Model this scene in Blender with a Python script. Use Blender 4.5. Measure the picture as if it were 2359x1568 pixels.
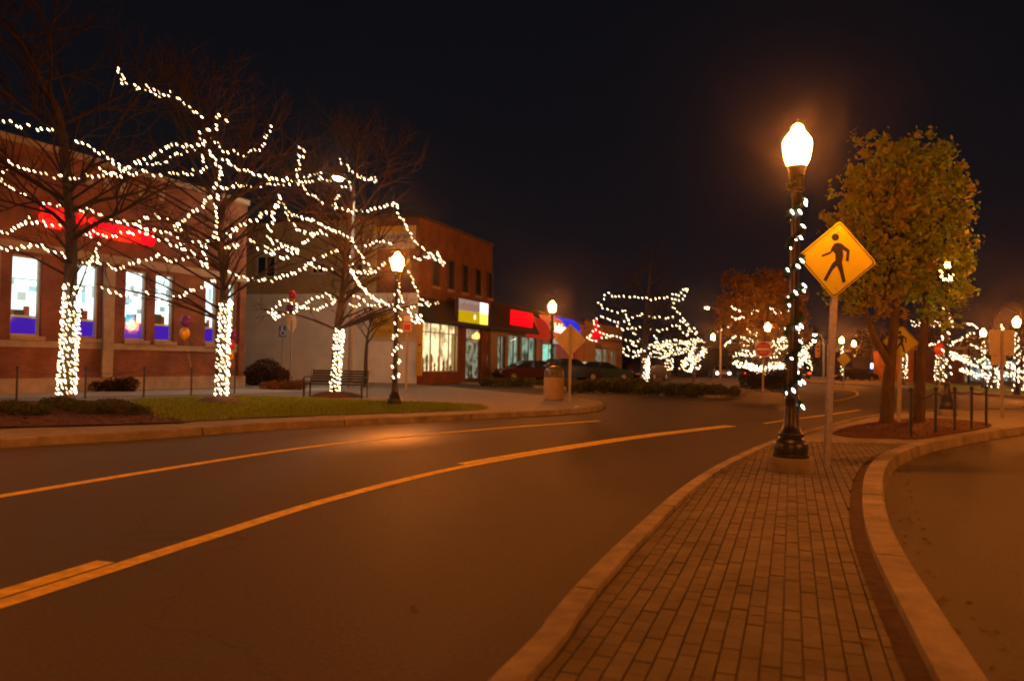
import bpy, math, random
import numpy as np
from mathutils import Vector, Matrix

for o in list(bpy.data.objects):
    bpy.data.objects.remove(o)
scene = bpy.context.scene
COL = scene.collection
random.seed(7)
RNG = np.random.default_rng(11)
R = math.radians

# ------------------------------------------------------------------ camera
EYE = Vector((0, 0, 1.40))
F, CX, CY, W = 1791.0, 1179.0, 784.0, 2358.0
PITCH, ROLL = R(1.6), R(1.0)
cam_data = bpy.data.cameras.new('camera')
cam = bpy.data.objects.new('camera', cam_data)
COL.objects.link(cam)
CAM_M = Matrix.Translation(EYE) @ Matrix.Rotation(R(90) + PITCH, 4, 'X') @ Matrix.Rotation(ROLL, 4, 'Z')
cam.matrix_world = CAM_M
cam_data.sensor_width = 36
cam_data.lens = 36 * F / W
cam_data.clip_end = 2000
cam_data.dof.use_dof = True
cam_data.dof.focus_distance = 10.5
cam_data.dof.aperture_fstop = cam_data.lens / 1000 / 0.016
scene.camera = cam

# ------------------------------------------------------------------ night sky
world = bpy.data.worlds.new('World')
scene.world = world
world.use_nodes = True
wn, wl = world.node_tree.nodes, world.node_tree.links
bg = wn['Background']
sky = wn.new('ShaderNodeTexSky')
sky.sky_type = 'NISHITA'
sky.sun_disc = False
sky.sun_elevation = R(-9)
sky.sun_rotation = R(150)
# town glow: the same even, brownish violet all round, a little stronger towards the horizon
tc = wn.new('ShaderNodeTexCoord')
sep = wn.new('ShaderNodeSeparateXYZ')
ramp = wn.new('ShaderNodeValToRGB')
ramp.color_ramp.elements[0].position = 0.0
ramp.color_ramp.elements[0].color = (0.0046, 0.0054, 0.0078, 1)
ramp.color_ramp.elements[1].position = 0.55
ramp.color_ramp.elements[1].color = (0.0034, 0.0034, 0.0050, 1)
wl.new(tc.outputs['Generated'], sep.inputs[0])
wl.new(sep.outputs['Z'], ramp.inputs[0])
mixw = wn.new('ShaderNodeMix')
mixw.data_type = 'RGBA'
mixw.blend_type = 'ADD'
mixw.inputs[0].default_value = 1.0
sc_ = wn.new('ShaderNodeMix')
sc_.data_type = 'RGBA'
sc_.blend_type = 'MULTIPLY'
sc_.inputs[0].default_value = 1.0
sc_.inputs[7].default_value = (0.05, 0.05, 0.05, 1)
wl.new(sky.outputs[0], sc_.inputs[6])
wl.new(ramp.outputs[0], mixw.inputs[6])
wl.new(sc_.outputs[2], mixw.inputs[7])
wl.new(mixw.outputs[2], bg.inputs[0])
bg.inputs[1].default_value = 1.0

scene.view_settings.view_transform = 'Standard'
scene.view_settings.look = 'None'
scene.view_settings.gamma = 1
scene.view_settings.use_curve_mapping = False
scene.view_settings.exposure = 0.0
cy = scene.cycles
cy.use_denoising = True
try:
    cy.denoiser = 'OPENIMAGEDENOISE'
except Exception:
    pass
cy.max_bounces = 5
cy.diffuse_bounces = 2
cy.glossy_bounces = 2
cy.transmission_bounces = 2
cy.transparent_max_bounces = 8
cy.sample_clamp_indirect = 1.5
cy.caustics_reflective = False
cy.caustics_refractive = False
cy.filter_width = 1.9
scene.render.film_transparent = False

SODIUM = (1.0, 0.235, 0.024)
LAMP_POWER = 860.0
BULB_POWER = 13.0

# ------------------------------------------------------------------ pixels to places
def ray(px, py):
    d = Vector(((px - CX) / F, -(py - CY) / F, -1.0))
    return (CAM_M.to_3x3() @ d).normalized()

def G(px, py, z=0.0):
    d = ray(px, py)
    t = (z - EYE.z) / d.z
    return EYE + d * t

def atY(px, py, y):
    d = ray(px, py)
    return EYE + d * ((y - EYE.y) / d.y)

def on_plane(px, py, p0, n):
    d = ray(px, py)
    return EYE + d * ((p0 - EYE).dot(n) / d.dot(n))

# ------------------------------------------------------------------ mesh helper
class MB:
    def __init__(s):
        s.v, s.f = [], []

    def add(s, verts, faces):
        b = len(s.v)
        s.v += [tuple(p) for p in verts]
        s.f += [tuple(b + i for i in f) for f in faces]
        return s

    def box(s, c, size, m=None):
        x, y, z = size[0] / 2, size[1] / 2, size[2] / 2
        vs = [Vector((sx * x, sy * y, sz * z)) for sz in (-1, 1) for sy in (-1, 1) for sx in (-1, 1)]
        c = Vector(c)
        vs = [(m @ p if m else p) + c for p in vs]
        return s.add(vs, [(0, 2, 3, 1), (4, 5, 7, 6), (0, 1, 5, 4), (2, 6, 7, 3), (0, 4, 6, 2), (1, 3, 7, 5)])

    def bx(s, x0, x1, y0, y1, z0, z1):
        return s.box(((x0 + x1) / 2, (y0 + y1) / 2, (z0 + z1) / 2), (x1 - x0, y1 - y0, z1 - z0))

    def tube(s, pts, rad, n=6, caps=True):
        pts = [Vector(p) for p in pts]
        if not hasattr(rad, '__len__'):
            rad = [rad] * len(pts)
        rings, b = [], len(s.v)
        up = Vector((0, 0, 1))
        prev = None
        for i, p in enumerate(pts):
            t = (pts[min(i + 1, len(pts) - 1)] - pts[max(i - 1, 0)])
            if t.length < 1e-9:
                t = Vector((0, 0, 1))
            t.normalize()
            if prev is None:
                a = t.cross(up)
                if a.length < 0.05:
                    a = t.cross(Vector((1, 0, 0)))
            else:
                a = prev - t * prev.dot(t)
                if a.length < 1e-6:
                    a = t.cross(Vector((1, 0, 0)))
            a.normalize()
            prev = a
            c = t.cross(a)
            for k in range(n):
                q = 2 * math.pi * k / n
                s.v.append(tuple(p + (a * math.cos(q) + c * math.sin(q)) * rad[i]))
        for i in range(len(pts) - 1):
            for k in range(n):
                k2 = (k + 1) % n
                s.f.append((b + i * n + k, b + i * n + k2, b + (i + 1) * n + k2, b + (i + 1) * n + k))
        if caps:
            s.f.append(tuple(b + k for k in reversed(range(n))))
            e = b + (len(pts) - 1) * n
            s.f.append(tuple(e + k for k in range(n)))
        return s

    def lathe(s, prof, n=20, c=(0, 0, 0), flute=0.0):
        b = len(s.v)
        for r, z in prof:
            for k in range(n):
                q = 2 * math.pi * k / n
                rr = r * (1 - (flute if k % 2 else 0))
                s.v.append((c[0] + rr * math.cos(q), c[1] + rr * math.sin(q), c[2] + z))
        for i in range(len(prof) - 1):
            for k in range(n):
                k2 = (k + 1) % n
                s.f.append((b + i * n + k, b + i * n + k2, b + (i + 1) * n + k2, b + (i + 1) * n + k))
        s.f.append(tuple(b + k for k in reversed(range(n))))
        e = b + (len(prof) - 1) * n
        s.f.append(tuple(e + k for k in range(n)))
        return s

    def prism(s, poly, z0, z1, m=None):
        """poly: list of 2D points (counter-clockwise), extruded in z"""
        n = len(poly)
        vs = [Vector((p[0], p[1], z0)) for p in poly] + [Vector((p[0], p[1], z1)) for p in poly]
        if m:
            vs = [m @ p for p in vs]
        fs = [tuple(reversed(range(n))), tuple(range(n, 2 * n))]
        fs += [(i, (i + 1) % n, n + (i + 1) % n, n + i) for i in range(n)]
        return s.add(vs, fs)

    def strip(s, left, right):
        n = len(left)
        return s.add(list(left) + list(right), [(i, n + i, n + i + 1, i + 1) for i in range(n - 1)])

    def mesh(s, name):
        me = bpy.data.meshes.new(name)
        me.from_pydata(s.v, [], s.f)
        me.update()
        return me

    def build(s, name, m, parent=None, loc=None, smooth=False, world=False):
        if world and parent is not None:
            inv = parent.matrix_basis.inverted()
            s.v = [tuple(inv @ Vector(p)) for p in s.v]
        me = s.mesh(name)
        return link_mesh(name, me, m, parent, loc, smooth)

def link_mesh(name, me, m, parent=None, loc=None, smooth=False):
    o = bpy.data.objects.new(name, me)
    COL.objects.link(o)
    if m is not None and len(me.materials) == 0:
        me.materials.append(m)
    if smooth:
        me.polygons.foreach_set('use_smooth', [True] * len(me.polygons))
        try:
            me.set_sharp_from_angle(angle=R(40))
        except Exception:
            pass
    if parent is not None:
        o.parent = parent
    if loc is not None:
        o.location = loc
    return o

def tag(o, label=None, cat=None, group=None, kind=None):
    if label:
        o['label'] = label
    if cat:
        o['category'] = cat
    if group:
        o['group'] = group
    if kind:
        o['kind'] = kind
    return o

def thing(name, label, cat, loc=(0, 0, 0), rotz=0.0, group=None):
    o = bpy.data.objects.new(name, None)
    COL.objects.link(o)
    o.empty_display_size = 0.3
    o.location = loc
    o.rotation_euler = (0, 0, rotz)
    o.matrix_basis = Matrix.Translation(Vector(loc)) @ Matrix.Rotation(rotz, 4, 'Z')
    return tag(o, label, cat, group)

def smooth_line(pts, n=6):
    pts = [Vector(p) for p in pts]
    out = []
    for i in range(len(pts) - 1):
        p0, p1, p2, p3 = pts[max(i - 1, 0)], pts[i], pts[i + 1], pts[min(i + 2, len(pts) - 1)]
        for k in range(n):
            t = k / n
            out.append(0.5 * ((2 * p1) + (p2 - p0) * t + (2 * p0 - 5 * p1 + 4 * p2 - p3) * t * t + (3 * p1 - p0 - 3 * p2 + p3) * t ** 3))
    out.append(pts[-1])
    return out

def offset_line(pts, d, dz=0.0):
    """shift a ground polyline sideways (positive = to the right of travel)"""
    out = []
    for i, p in enumerate(pts):
        t = pts[min(i + 1, len(pts) - 1)] - pts[max(i - 1, 0)]
        t.z = 0
        t.normalize()
        out.append(Vector((p.x + t.y * d, p.y - t.x * d, p.z + dz)))
    return out

# ------------------------------------------------------------------ materials
MATS = {}
def mat(name, color, rough=0.8, var=0.25, scale=6.0, bump=0.0, bscale=None, metal=0.0, spec=0.4, color2=None, detail=6.0, coords='Object', stretch=None):
    m = bpy.data.materials.new(name)
    m.use_nodes = True
    nt = m.node_tree
    N, L = nt.nodes, nt.links
    p = N['Principled BSDF']
    p.inputs['Roughness'].default_value = rough
    p.inputs['Metallic'].default_value = metal
    p.inputs['Specular IOR Level'].default_value = spec
    tcn = N.new('ShaderNodeTexCoord')
    src = N.new('ShaderNodeNewGeometry').outputs['Position'] if coords == 'World' else tcn.outputs[coords]
    if stretch:
        mp = N.new('ShaderNodeMapping')
        mp.inputs['Scale'].default_value = stretch
        L.new(src, mp.inputs[0])
        src = mp.outputs[0]
    nz = N.new('ShaderNodeTexNoise')
    nz.inputs['Scale'].default_value = scale
    nz.inputs['Detail'].default_value = detail
    nz.inputs['Roughness'].default_value = 0.65
    L.new(src, nz.inputs['Vector'])
    rp = N.new('ShaderNodeValToRGB')
    c2 = color2 if color2 else tuple(max(0, c * (1 - var)) for c in color)
    c1 = color if color2 else tuple(min(1, c * (1 + var)) for c in color)
    rp.color_ramp.elements[0].position = 0.32
    rp.color_ramp.elements[1].position = 0.68
    rp.color_ramp.elements[0].color = (*c2, 1)
    rp.color_ramp.elements[1].color = (*c1, 1)
    L.new(nz.outputs['Fac'], rp.inputs[0])
    L.new(rp.outputs[0], p.inputs['Base Color'])
    if bump:
        nb = N.new('ShaderNodeTexNoise')
        nb.inputs['Scale'].default_value = bscale or scale * 6
        nb.inputs['Detail'].default_value = 5
        L.new(src, nb.inputs['Vector'])
        b = N.new('ShaderNodeBump')
        b.inputs['Strength'].default_value = bump
        b.inputs['Distance'].default_value = 0.02
        L.new(nb.outputs['Fac'], b.inputs['Height'])
        L.new(b.outputs[0], p.inputs['Normal'])
    MATS[name] = m
    return m

def emit(name, color, strength, pattern=None, scale=3.0, lo=0.25, sample=True):
    m = bpy.data.materials.new(name)
    m.use_nodes = True
    nt = m.node_tree
    N, L = nt.nodes, nt.links
    for n in list(N):
        N.remove(n)
    out = N.new('ShaderNodeOutputMaterial')
    e = N.new('ShaderNodeEmission')
    e.inputs[0].default_value = (*color, 1)
    e.inputs[1].default_value = strength
    L.new(e.outputs[0], out.inputs[0])
    if pattern:
        tcn = N.new('ShaderNodeTexCoord')
        nz = N.new('ShaderNodeTexNoise')
        nz.inputs['Scale'].default_value = scale
        nz.inputs['Detail'].default_value = 3
        L.new(tcn.outputs['Object'], nz.inputs['Vector'])
        rp = N.new('ShaderNodeValToRGB')
        rp.color_ramp.elements[0].position = 0.36
        rp.color_ramp.elements[1].position = 0.56
        rp.color_ramp.elements[0].color = (*[c * lo for c in pattern], 1)
        rp.color_ramp.elements[1].color = (*color, 1)
        L.new(nz.outputs['Fac'], rp.inputs[0])
        L.new(rp.outputs[0], e.inputs[0])
    if not sample:
        m.cycles.emission_sampling = 'NONE'
    MATS[name] = m
    return m

def glass(name, tint=(0.9, 0.95, 0.95), refl=0.10):
    m = bpy.data.materials.new(name)
    m.use_nodes = True
    nt = m.node_tree
    N, L = nt.nodes, nt.links
    for n in list(N):
        N.remove(n)
    out = N.new('ShaderNodeOutputMaterial')
    t = N.new('ShaderNodeBsdfTransparent')
    t.inputs[0].default_value = (*tint, 1)
    g = N.new('ShaderNodeBsdfGlossy')
    g.inputs['Roughness'].default_value = 0.06
    mx = N.new('ShaderNodeMixShader')
    mx.inputs[0].default_value = refl
    L.new(t.outputs[0], mx.inputs[1])
    L.new(g.outputs[0], mx.inputs[2])
    L.new(mx.outputs[0], out.inputs[0])
    MATS[name] = m
    return m

def brick_mat(name, c1, c2, mortar, bw=0.215, bh=0.07, bump=0.5):
    m = bpy.data.materials.new(name)
    m.use_nodes = True
    N, L = m.node_tree.nodes, m.node_tree.links
    p = N['Principled BSDF']
    p.inputs['Roughness'].default_value = 0.9
    p.inputs['Specular IOR Level'].default_value = 0.2
    tcn = N.new('ShaderNodeTexCoord')
    sp = N.new('ShaderNodeSeparateXYZ')
    cb = N.new('ShaderNodeCombineXYZ')
    ad = N.new('ShaderNodeMath')
    ad.operation = 'ADD'
    L.new(tcn.outputs['Object'], sp.inputs[0])
    L.new(sp.outputs['X'], ad.inputs[0])
    L.new(sp.outputs['Y'], ad.inputs[1])
    L.new(ad.outputs[0], cb.inputs['X'])
    L.new(sp.outputs['Z'], cb.inputs['Y'])
    br = N.new('ShaderNodeTexBrick')
    br.inputs['Scale'].default_value = 1.0
    br.inputs['Brick Width'].default_value = bw
    br.inputs['Row Height'].default_value = bh
    br.inputs['Mortar Size'].default_value = 0.007
    br.inputs['Color1'].default_value = (*c1, 1)
    br.inputs['Color2'].default_value = (*c2, 1)
    br.inputs['Mortar'].default_value = (*mortar, 1)
    L.new(cb.outputs[0], br.inputs['Vector'])
    nz = N.new('ShaderNodeTexNoise')
    nz.inputs['Scale'].default_value = 0.9
    nz.inputs['Detail'].default_value = 6
    L.new(tcn.outputs['Object'], nz.inputs['Vector'])
    mp = N.new('ShaderNodeMapRange')
    mp.inputs[1].default_value = 0.3
    mp.inputs[2].default_value = 0.7
    mp.inputs[3].default_value = 0.55
    mp.inputs[4].default_value = 1.2
    L.new(nz.outputs['Fac'], mp.inputs[0])
    mx = N.new('ShaderNodeMix')
    mx.data_type = 'RGBA'
    mx.blend_type = 'MULTIPLY'
    mx.inputs[0].default_value = 1
    L.new(br.outputs['Color'], mx.inputs[6])
    L.new(mp.outputs[0], mx.inputs[7])
    L.new(mx.outputs[2], p.inputs['Base Color'])
    b = N.new('ShaderNodeBump')
    b.invert = True
    b.inputs['Strength'].default_value = bump
    b.inputs['Distance'].default_value = 0.01
    L.new(br.outputs['Fac'], b.inputs['Height'])
    L.new(b.outputs[0], p.inputs['Normal'])
    MATS[name] = m
    return m

def leaf_mat(name, c1, c2, c3=None, scale=0.8):
    """leaves of mixed colour: clumps by noise, single leaves by a random per leaf"""
    m = bpy.data.materials.new(name)
    m.use_nodes = True
    N, L = m.node_tree.nodes, m.node_tree.links
    p = N['Principled BSDF']
    p.inputs['Roughness'].default_value = 0.65
    p.inputs['Specular IOR Level'].default_value = 0.25
    tcn = N.new('ShaderNodeTexCoord')
    nz = N.new('ShaderNodeTexNoise')
    nz.inputs['Scale'].default_value = scale
    nz.inputs['Detail'].default_value = 4
    L.new(tcn.outputs['Object'], nz.inputs['Vector'])
    geo = N.new('ShaderNodeNewGeometry')
    ad = N.new('ShaderNodeMath')
    ad.operation = 'MULTIPLY_ADD'
    ad.inputs[1].default_value = 0.45
    L.new(geo.outputs['Random Per Island'], ad.inputs[0])
    sb = N.new('ShaderNodeMath')
    sb.operation = 'SUBTRACT'
    sb.inputs[1].default_value = 0.225
    L.new(nz.outputs['Fac'], sb.inputs[0])
    L.new(sb.outputs[0], ad.inputs[2])
    rp = N.new('ShaderNodeValToRGB')
    rp.color_ramp.elements[0].position = 0.25
    rp.color_ramp.elements[1].position = 0.75
    rp.color_ramp.elements[0].color = (*c1, 1)
    rp.color_ramp.elements[1].color = (*c2, 1)
    if c3:
        e = rp.color_ramp.elements.new(0.5)
        e.color = (*c3, 1)
    L.new(ad.outputs[0], rp.inputs[0])
    L.new(rp.outputs[0], p.inputs['Base Color'])
    tr = N.new('ShaderNodeBsdfTranslucent')
    L.new(rp.outputs[0], tr.inputs[0])
    mx = N.new('ShaderNodeMixShader')
    mx.inputs[0].default_value = 0.35
    out = N['Material Output']
    L.new(p.outputs[0], mx.inputs[1])
    L.new(tr.outputs[0], mx.inputs[2])
    L.new(mx.outputs[0], out.inputs[0])
    MATS[name] = m
    return m

def asphalt_mat(name, base=0.055):
    m = bpy.data.materials.new(name)
    m.use_nodes = True
    N, L = m.node_tree.nodes, m.node_tree.links
    p = N['Principled BSDF']
    p.inputs['Specular IOR Level'].default_value = 0.28
    tcn = N.new('ShaderNodeTexCoord')
    def noise(scale, detail=5, stretch=None, dist=0.0):
        n = N.new('ShaderNodeTexNoise')
        n.inputs['Scale'].default_value = scale
        n.inputs['Detail'].default_value = detail
        n.inputs['Distortion'].default_value = dist
        if stretch:
            mp = N.new('ShaderNodeMapping')
            mp.inputs['Rotation'].default_value = (0, 0, R(20))
            mp.inputs['Scale'].default_value = stretch
            L.new(tcn.outputs['Object'], mp.inputs[0])
            L.new(mp.outputs[0], n.inputs['Vector'])
        else:
            L.new(tcn.outputs['Object'], n.inputs['Vector'])
        return n
    big = noise(0.35, 5, (1.0, 0.28, 1.0), 0.4)
    fine = noise(38, 4)
    def ramp_(src, a, b, ca, cb):
        r = N.new('ShaderNodeMapRange')
        r.inputs[1].default_value = a
        r.inputs[2].default_value = b
        r.inputs[3].default_value = ca
        r.inputs[4].default_value = cb
        L.new(src, r.inputs[0])
        return r.outputs[0]
    v1 = ramp_(big.outputs['Fac'], 0.3, 0.7, base * 0.72, base * 1.3)
    v2 = ramp_(fine.outputs['Fac'], 0.32, 0.68, 0.80, 1.2)
    mu = N.new('ShaderNodeMath')
    mu.operation = 'MULTIPLY'
    L.new(v1, mu.inputs[0])
    L.new(v2, mu.inputs[1])
    cb = N.new('ShaderNodeCombineColor')
    for ci, cf in enumerate((1.0, 0.93, 0.78)):
        mm = N.new('ShaderNodeMath')
        mm.operation = 'MULTIPLY'
        mm.inputs[1].default_value = cf
        L.new(mu.outputs[0], mm.inputs[0])
        L.new(mm.outputs[0], cb.inputs[ci])
    # tar_crack: sealed cracks and hairlines wandering over the road
    vo = N.new('ShaderNodeTexVoronoi')
    vo.feature = 'DISTANCE_TO_EDGE'
    vo.inputs['Scale'].default_value = 0.23
    wob = noise(0.9, 6)
    wm = N.new('ShaderNodeVectorMath')
    wm.operation = 'MULTIPLY_ADD'
    wm.inputs[1].default_value = (1.6, 1.6, 0)
    L.new(wob.outputs['Color'], wm.inputs[0])
    L.new(tcn.outputs['Object'], wm.inputs[2])
    L.new(wm.outputs[0], vo.inputs['Vector'])
    crack = ramp_(vo.outputs['Distance'], 0.0, 0.005, 0.78, 1.0)
    cm = N.new('ShaderNodeMix')
    cm.data_type = 'RGBA'
    cm.blend_type = 'MULTIPLY'
    cm.inputs[0].default_value = 1.0
    L.new(cb.outputs[0], cm.inputs[6])
    L.new(crack, cm.inputs[7])
    L.new(cm.outputs[2], p.inputs['Base Color'])
    rbase = ramp_(big.outputs['Fac'], 0.3, 0.7, 0.60, 0.82)
    # a tyre polished stretch in the far lane, fading out at its edges
    pc = G(930, 1003)
    mp2 = N.new('ShaderNodeMapping')
    mp2.vector_type = 'TEXTURE'
    mp2.inputs['Location'].default_value = (pc.x, pc.y, 0)
    mp2.inputs['Rotation'].default_value = (0, 0, R(-28))
    mp2.inputs['Scale'].default_value = (1.6, 4.2, 1)
    L.new(tcn.outputs['Object'], mp2.inputs[0])
    ln_ = N.new('ShaderNodeVectorMath')
    ln_.operation = 'LENGTH'
    L.new(mp2.outputs[0], ln_.inputs[0])
    pol = ramp_(ln_.outputs['Value'], 0.15, 1.0, 0.55, 1.0)
    rm = N.new('ShaderNodeMath')
    rm.operation = 'MULTIPLY'
    L.new(rbase, rm.inputs[0])
    L.new(pol, rm.inputs[1])
    L.new(rm.outputs[0], p.inputs['Roughness'])
    b = N.new('ShaderNodeBump')
    b.inputs['Strength'].default_value = 0.35
    b.inputs['Distance'].default_value = 0.006
    L.new(fine.outputs['Fac'], b.inputs['Height'])
    L.new(b.outputs[0], p.inputs['Normal'])
    MATS[name] = m
    return m

ASPHALT = asphalt_mat('asphalt', 0.064)
SOIL = mat('dark_soil', (0.05, 0.04, 0.032), 0.95, 0.4, 2.0)
CONCRETE = mat('concrete', (0.22, 0.21, 0.185), 0.85, 0.22, 3.0, 0.3, 40)
CONCRETE_OLD = mat('kerb_concrete', (0.23, 0.21, 0.17), 0.9, 0.38, 3.0, 0.5, 45, coords='World', detail=10.0)
SAND = mat('joint_sand', (0.075, 0.052, 0.036), 0.95, 0.3, 20)
PAVER = mat('paver_brick', (0.122, 0.112, 0.086), 0.88, 0.30, 2.6, 0.35, 90, coords='World', detail=9.0)
PAVER2 = mat('paver_brick_dark', (0.108, 0.097, 0.072), 0.88, 0.30, 2.6, 0.35, 90, coords='World', detail=9.0)
PAVER3 = mat('paver_brick_pale', (0.134, 0.123, 0.096), 0.88, 0.28, 2.6, 0.35, 90, coords='World', detail=9.0)
MULCH = mat('bark_mulch', (0.10, 0.048, 0.03), 0.95, 0.5, 14.0, 0.9, 40)
GRASS = mat('lawn', (0.15, 0.27, 0.03), 0.95, 0.4, 0.9, 0.6, 60, color2=(0.16, 0.19, 0.03))
BLADE = mat('grass_blade', (0.16, 0.29, 0.03), 0.8, 0.4, 0.8, 0, color2=(0.18, 0.23, 0.035))
YELLOW_PAINT = mat('yellow_paint', (0.70, 0.56, 0.03), 0.75, 0.30, 9.0, 0.2, 60)
WHITE_PAINT = mat('white_paint', (0.6, 0.6, 0.58), 0.7, 0.2, 5)
BLACK_METAL = mat('black_iron', (0.018, 0.02, 0.02), 0.38, 0.3, 8.0, 0.1, 40, spec=0.6)
GALV = mat('galvanised_steel', (0.32, 0.32, 0.32), 0.5, 0.2, 14, 0.1, 50, metal=0.35)
GALV_BACK = mat('sign_back_aluminium', (0.46, 0.45, 0.43), 0.6, 0.15, 5, metal=0.15)
BARK = mat('bark', (0.07, 0.05, 0.033), 0.95, 0.4, 9, 0.8, 30, stretch=(1, 1, 0.25))
TWIG = mat('twig_bark', (0.032, 0.019, 0.013), 0.9, 0.3, 5)
BRICKWALL = brick_mat('red_brick_wall', (0.28, 0.11, 0.06), (0.22, 0.082, 0.045), (0.20, 0.14, 0.10))
BRICKWALL2 = brick_mat('brown_brick_wall', (0.25, 0.09, 0.05), (0.18, 0.065, 0.04), (0.17, 0.12, 0.09))
STONE = mat('limestone_trim', (0.34, 0.29, 0.22), 0.85, 0.2, 2.5, 0.2, 25)
GREYPAINT = mat('grey_painted_wall', (0.74, 0.72, 0.66), 0.8, 0.12, 1.0, 0.15, 14)
TANPAINT = mat('tan_painted_wall', (0.36, 0.27, 0.13), 0.85, 0.18, 1.2, 0.15, 14)
GLASS = glass('window_glass', refl=0.05)
DARKGLASS = mat('dark_glass', (0.012, 0.014, 0.018), 0.08, 0.2, 2, spec=0.8)
FRAMEW = mat('window_frame_pale', (0.42, 0.40, 0.35), 0.6, 0.15, 5)
DARKTRIM = mat('dark_brown_trim', (0.05, 0.032, 0.024), 0.6, 0.3, 4)
ROOFDARK = mat('dark_shingle_roof', (0.035, 0.028, 0.025), 0.9, 0.35, 6, 0.5, 30)
WIRE = mat('green_wire', (0.01, 0.02, 0.012), 0.6, 0.2, 10)
LAMP_GLOBE = emit('lamp_globe_glow', SODIUM, LAMP_POWER)
BULB = emit('string_light_bulb', (1.0, 0.72, 0.40), BULB_POWER)
BULB_DIM = emit('string_light_bulb_dim', (1.0, 0.62, 0.27), BULB_POWER * 0.4)
BULB_SOFT = emit('string_light_bulb_far', (1.0, 0.72, 0.40), BULB_POWER * 0.75, sample=False)
BULB_COOL = emit('string_light_bulb_cool', (1.0, 0.90, 0.78), BULB_POWER)
# ================================================================== GROUND
def poly_sheet(name, pts, z, m, parent=None):
    me = bpy.data.meshes.new(name)
    me.from_pydata([(p.x, p.y, z if z is not None else p.z) for p in pts], [], [tuple(range(len(pts)))])
    me.update()
    o = link_mesh(name, me, m, parent)
    if me.polygons[0].normal.z < 0:
        me.flip_normals()
    return o

def slab(name, pts, z0, z1, m, parent=None):
    area = sum(pts[i].x * pts[(i + 1) % len(pts)].y - pts[(i + 1) % len(pts)].x * pts[i].y for i in range(len(pts)))
    if area < 0:
        pts = pts[::-1]
    return MB().prism([(p.x, p.y) for p in pts], z0, z1).build(name, m, parent)

tag(MB().add([(-220, -60, -0.06), (220, -60, -0.06), (220, 330, -0.06), (-220, 330, -0.06)], [(0, 1, 2, 3)]).build('ground', SOIL), kind='structure')
tag(MB().add([(-70, -30, 0), (90, -30, 0), (90, 170, 0), (-70, 170, 0)], [(0, 1, 2, 3)]).build('road', ASPHALT), kind='structure')

def kerb_sections(line, width, h, parent, m=CONCRETE_OLD, seg=3.0, inward=1, batter=0.03):
    """concrete kerb laid in sections along a ground polyline (outer foot of the kerb)"""
    acc, start, cuts = 0.0, 0, []
    for i in range(1, len(line)):
        acc += (line[i] - line[i - 1]).length
        if acc >= seg or i == len(line) - 1:
            cuts.append((start, i))
            start, acc = i, 0.0
    o_foot = line
    o_top = offset_line(line, batter * inward, h)
    o_rnd = offset_line(line, (batter + 0.02) * inward, h + 0.012)
    i_top = offset_line(line, width * inward, h + 0.012)
    i_foot = offset_line(line, width * inward, -0.02)
    for a, b in cuts:
        mb = MB()
        n = b - a + 1
        rows = []
        for ln in (o_foot, o_top, o_rnd, i_top, i_foot):
            seglist = [ln[k].copy() for k in range(a, b + 1)]
            d = (seglist[1] - seglist[0]).normalized() * 0.014
            seglist[0] = seglist[0] + d
            d = (seglist[-1] - seglist[-2]).normalized() * 0.014
            seglist[-1] = seglist[-1] - d
            rows.append(seglist)
        vs = [p for r_ in rows for p in r_]
        fs = []
        for r_ in range(4):
            for k in range(n - 1):
                f = (r_ * n + k, (r_ + 1) * n + k, (r_ + 1) * n + k + 1, r_ * n + k + 1)
                fs.append(f if inward < 0 else f[::-1])
        fs.append(tuple(r_ * n for r_ in range(5)))
        fs.append(tuple(r_ * n + n - 1 for r_ in reversed(range(5))))
        mb.add(vs, fs)
        mb.build('kerb_section', m, parent)

# ---- verge on the far left: pavement, lawn, beds
k0 = G(0, 1032)
VD = Vector((0.37, 1.0, 0)).normalized()
left_px = [(0, 1033), (250, 1017), (360, 1010), (643, 989), (892, 976), (1126, 964), (1272, 956), (1345, 950), (1378, 945), (1390, 938), (1372, 929), (1280, 921), (1180, 911), (1080, 901), (960, 890)]
left_line = [k0 - VD * 30, k0 - VD * 20, k0 - VD * 10, k0 - VD * 4] + [G(*p) for p in left_px]
left_line = smooth_line(left_line, 5)
back = [Vector((-6, 62, 0)), Vector((-30, 62, 0)), Vector((-60, 40, 0)), Vector((-60, -20, 0))]
verge = tag(slab('verge', offset_line(left_line, -0.1) + back, -0.03, 0.125, CONCRETE), kind='structure')
kerb_sections(left_line, 0.2, 0.125, verge, inward=-1)

VZ = 0.125
def GV(px, py):
    return G(px, py, VZ)

lawn_pts = [GV(*p) for p in [(430, 972), (560, 965), (760, 957), (930, 951), (1080, 945), (1125, 940), (1100, 934), (1000, 929), (860, 924), (700, 918), (560, 914), (420, 917), (300, 922), (330, 940), (360, 965)]]
lawn = tag(poly_sheet('lawn', smooth_line(lawn_pts + [lawn_pts[0]], 3)[:-1], VZ + 0.02, GRASS), kind='structure')
bed_pts = [GV(*p) for p in [(-700, 1010), (-300, 1000), (0, 987), (200, 982), (430, 975), (405, 962), (350, 948), (310, 930), (260, 924), (150, 922), (0, 928), (-200, 934), (-500, 938)]]
bed = tag(poly_sheet('mulch_bed', bed_pts, VZ + 0.03, MULCH), kind='structure')
tag(poly_sheet('footpath', [GV(*p) for p in [(-600, 931), (0, 917), (300, 911), (560, 906), (760, 899), (760, 892), (560, 896), (300, 901), (0, 905), (-600, 912)]], VZ + 0.008, mat('footpath_concrete', (0.40, 0.39, 0.36), 0.85, 0.15, 3, 0.2, 40)), kind='structure')

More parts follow.
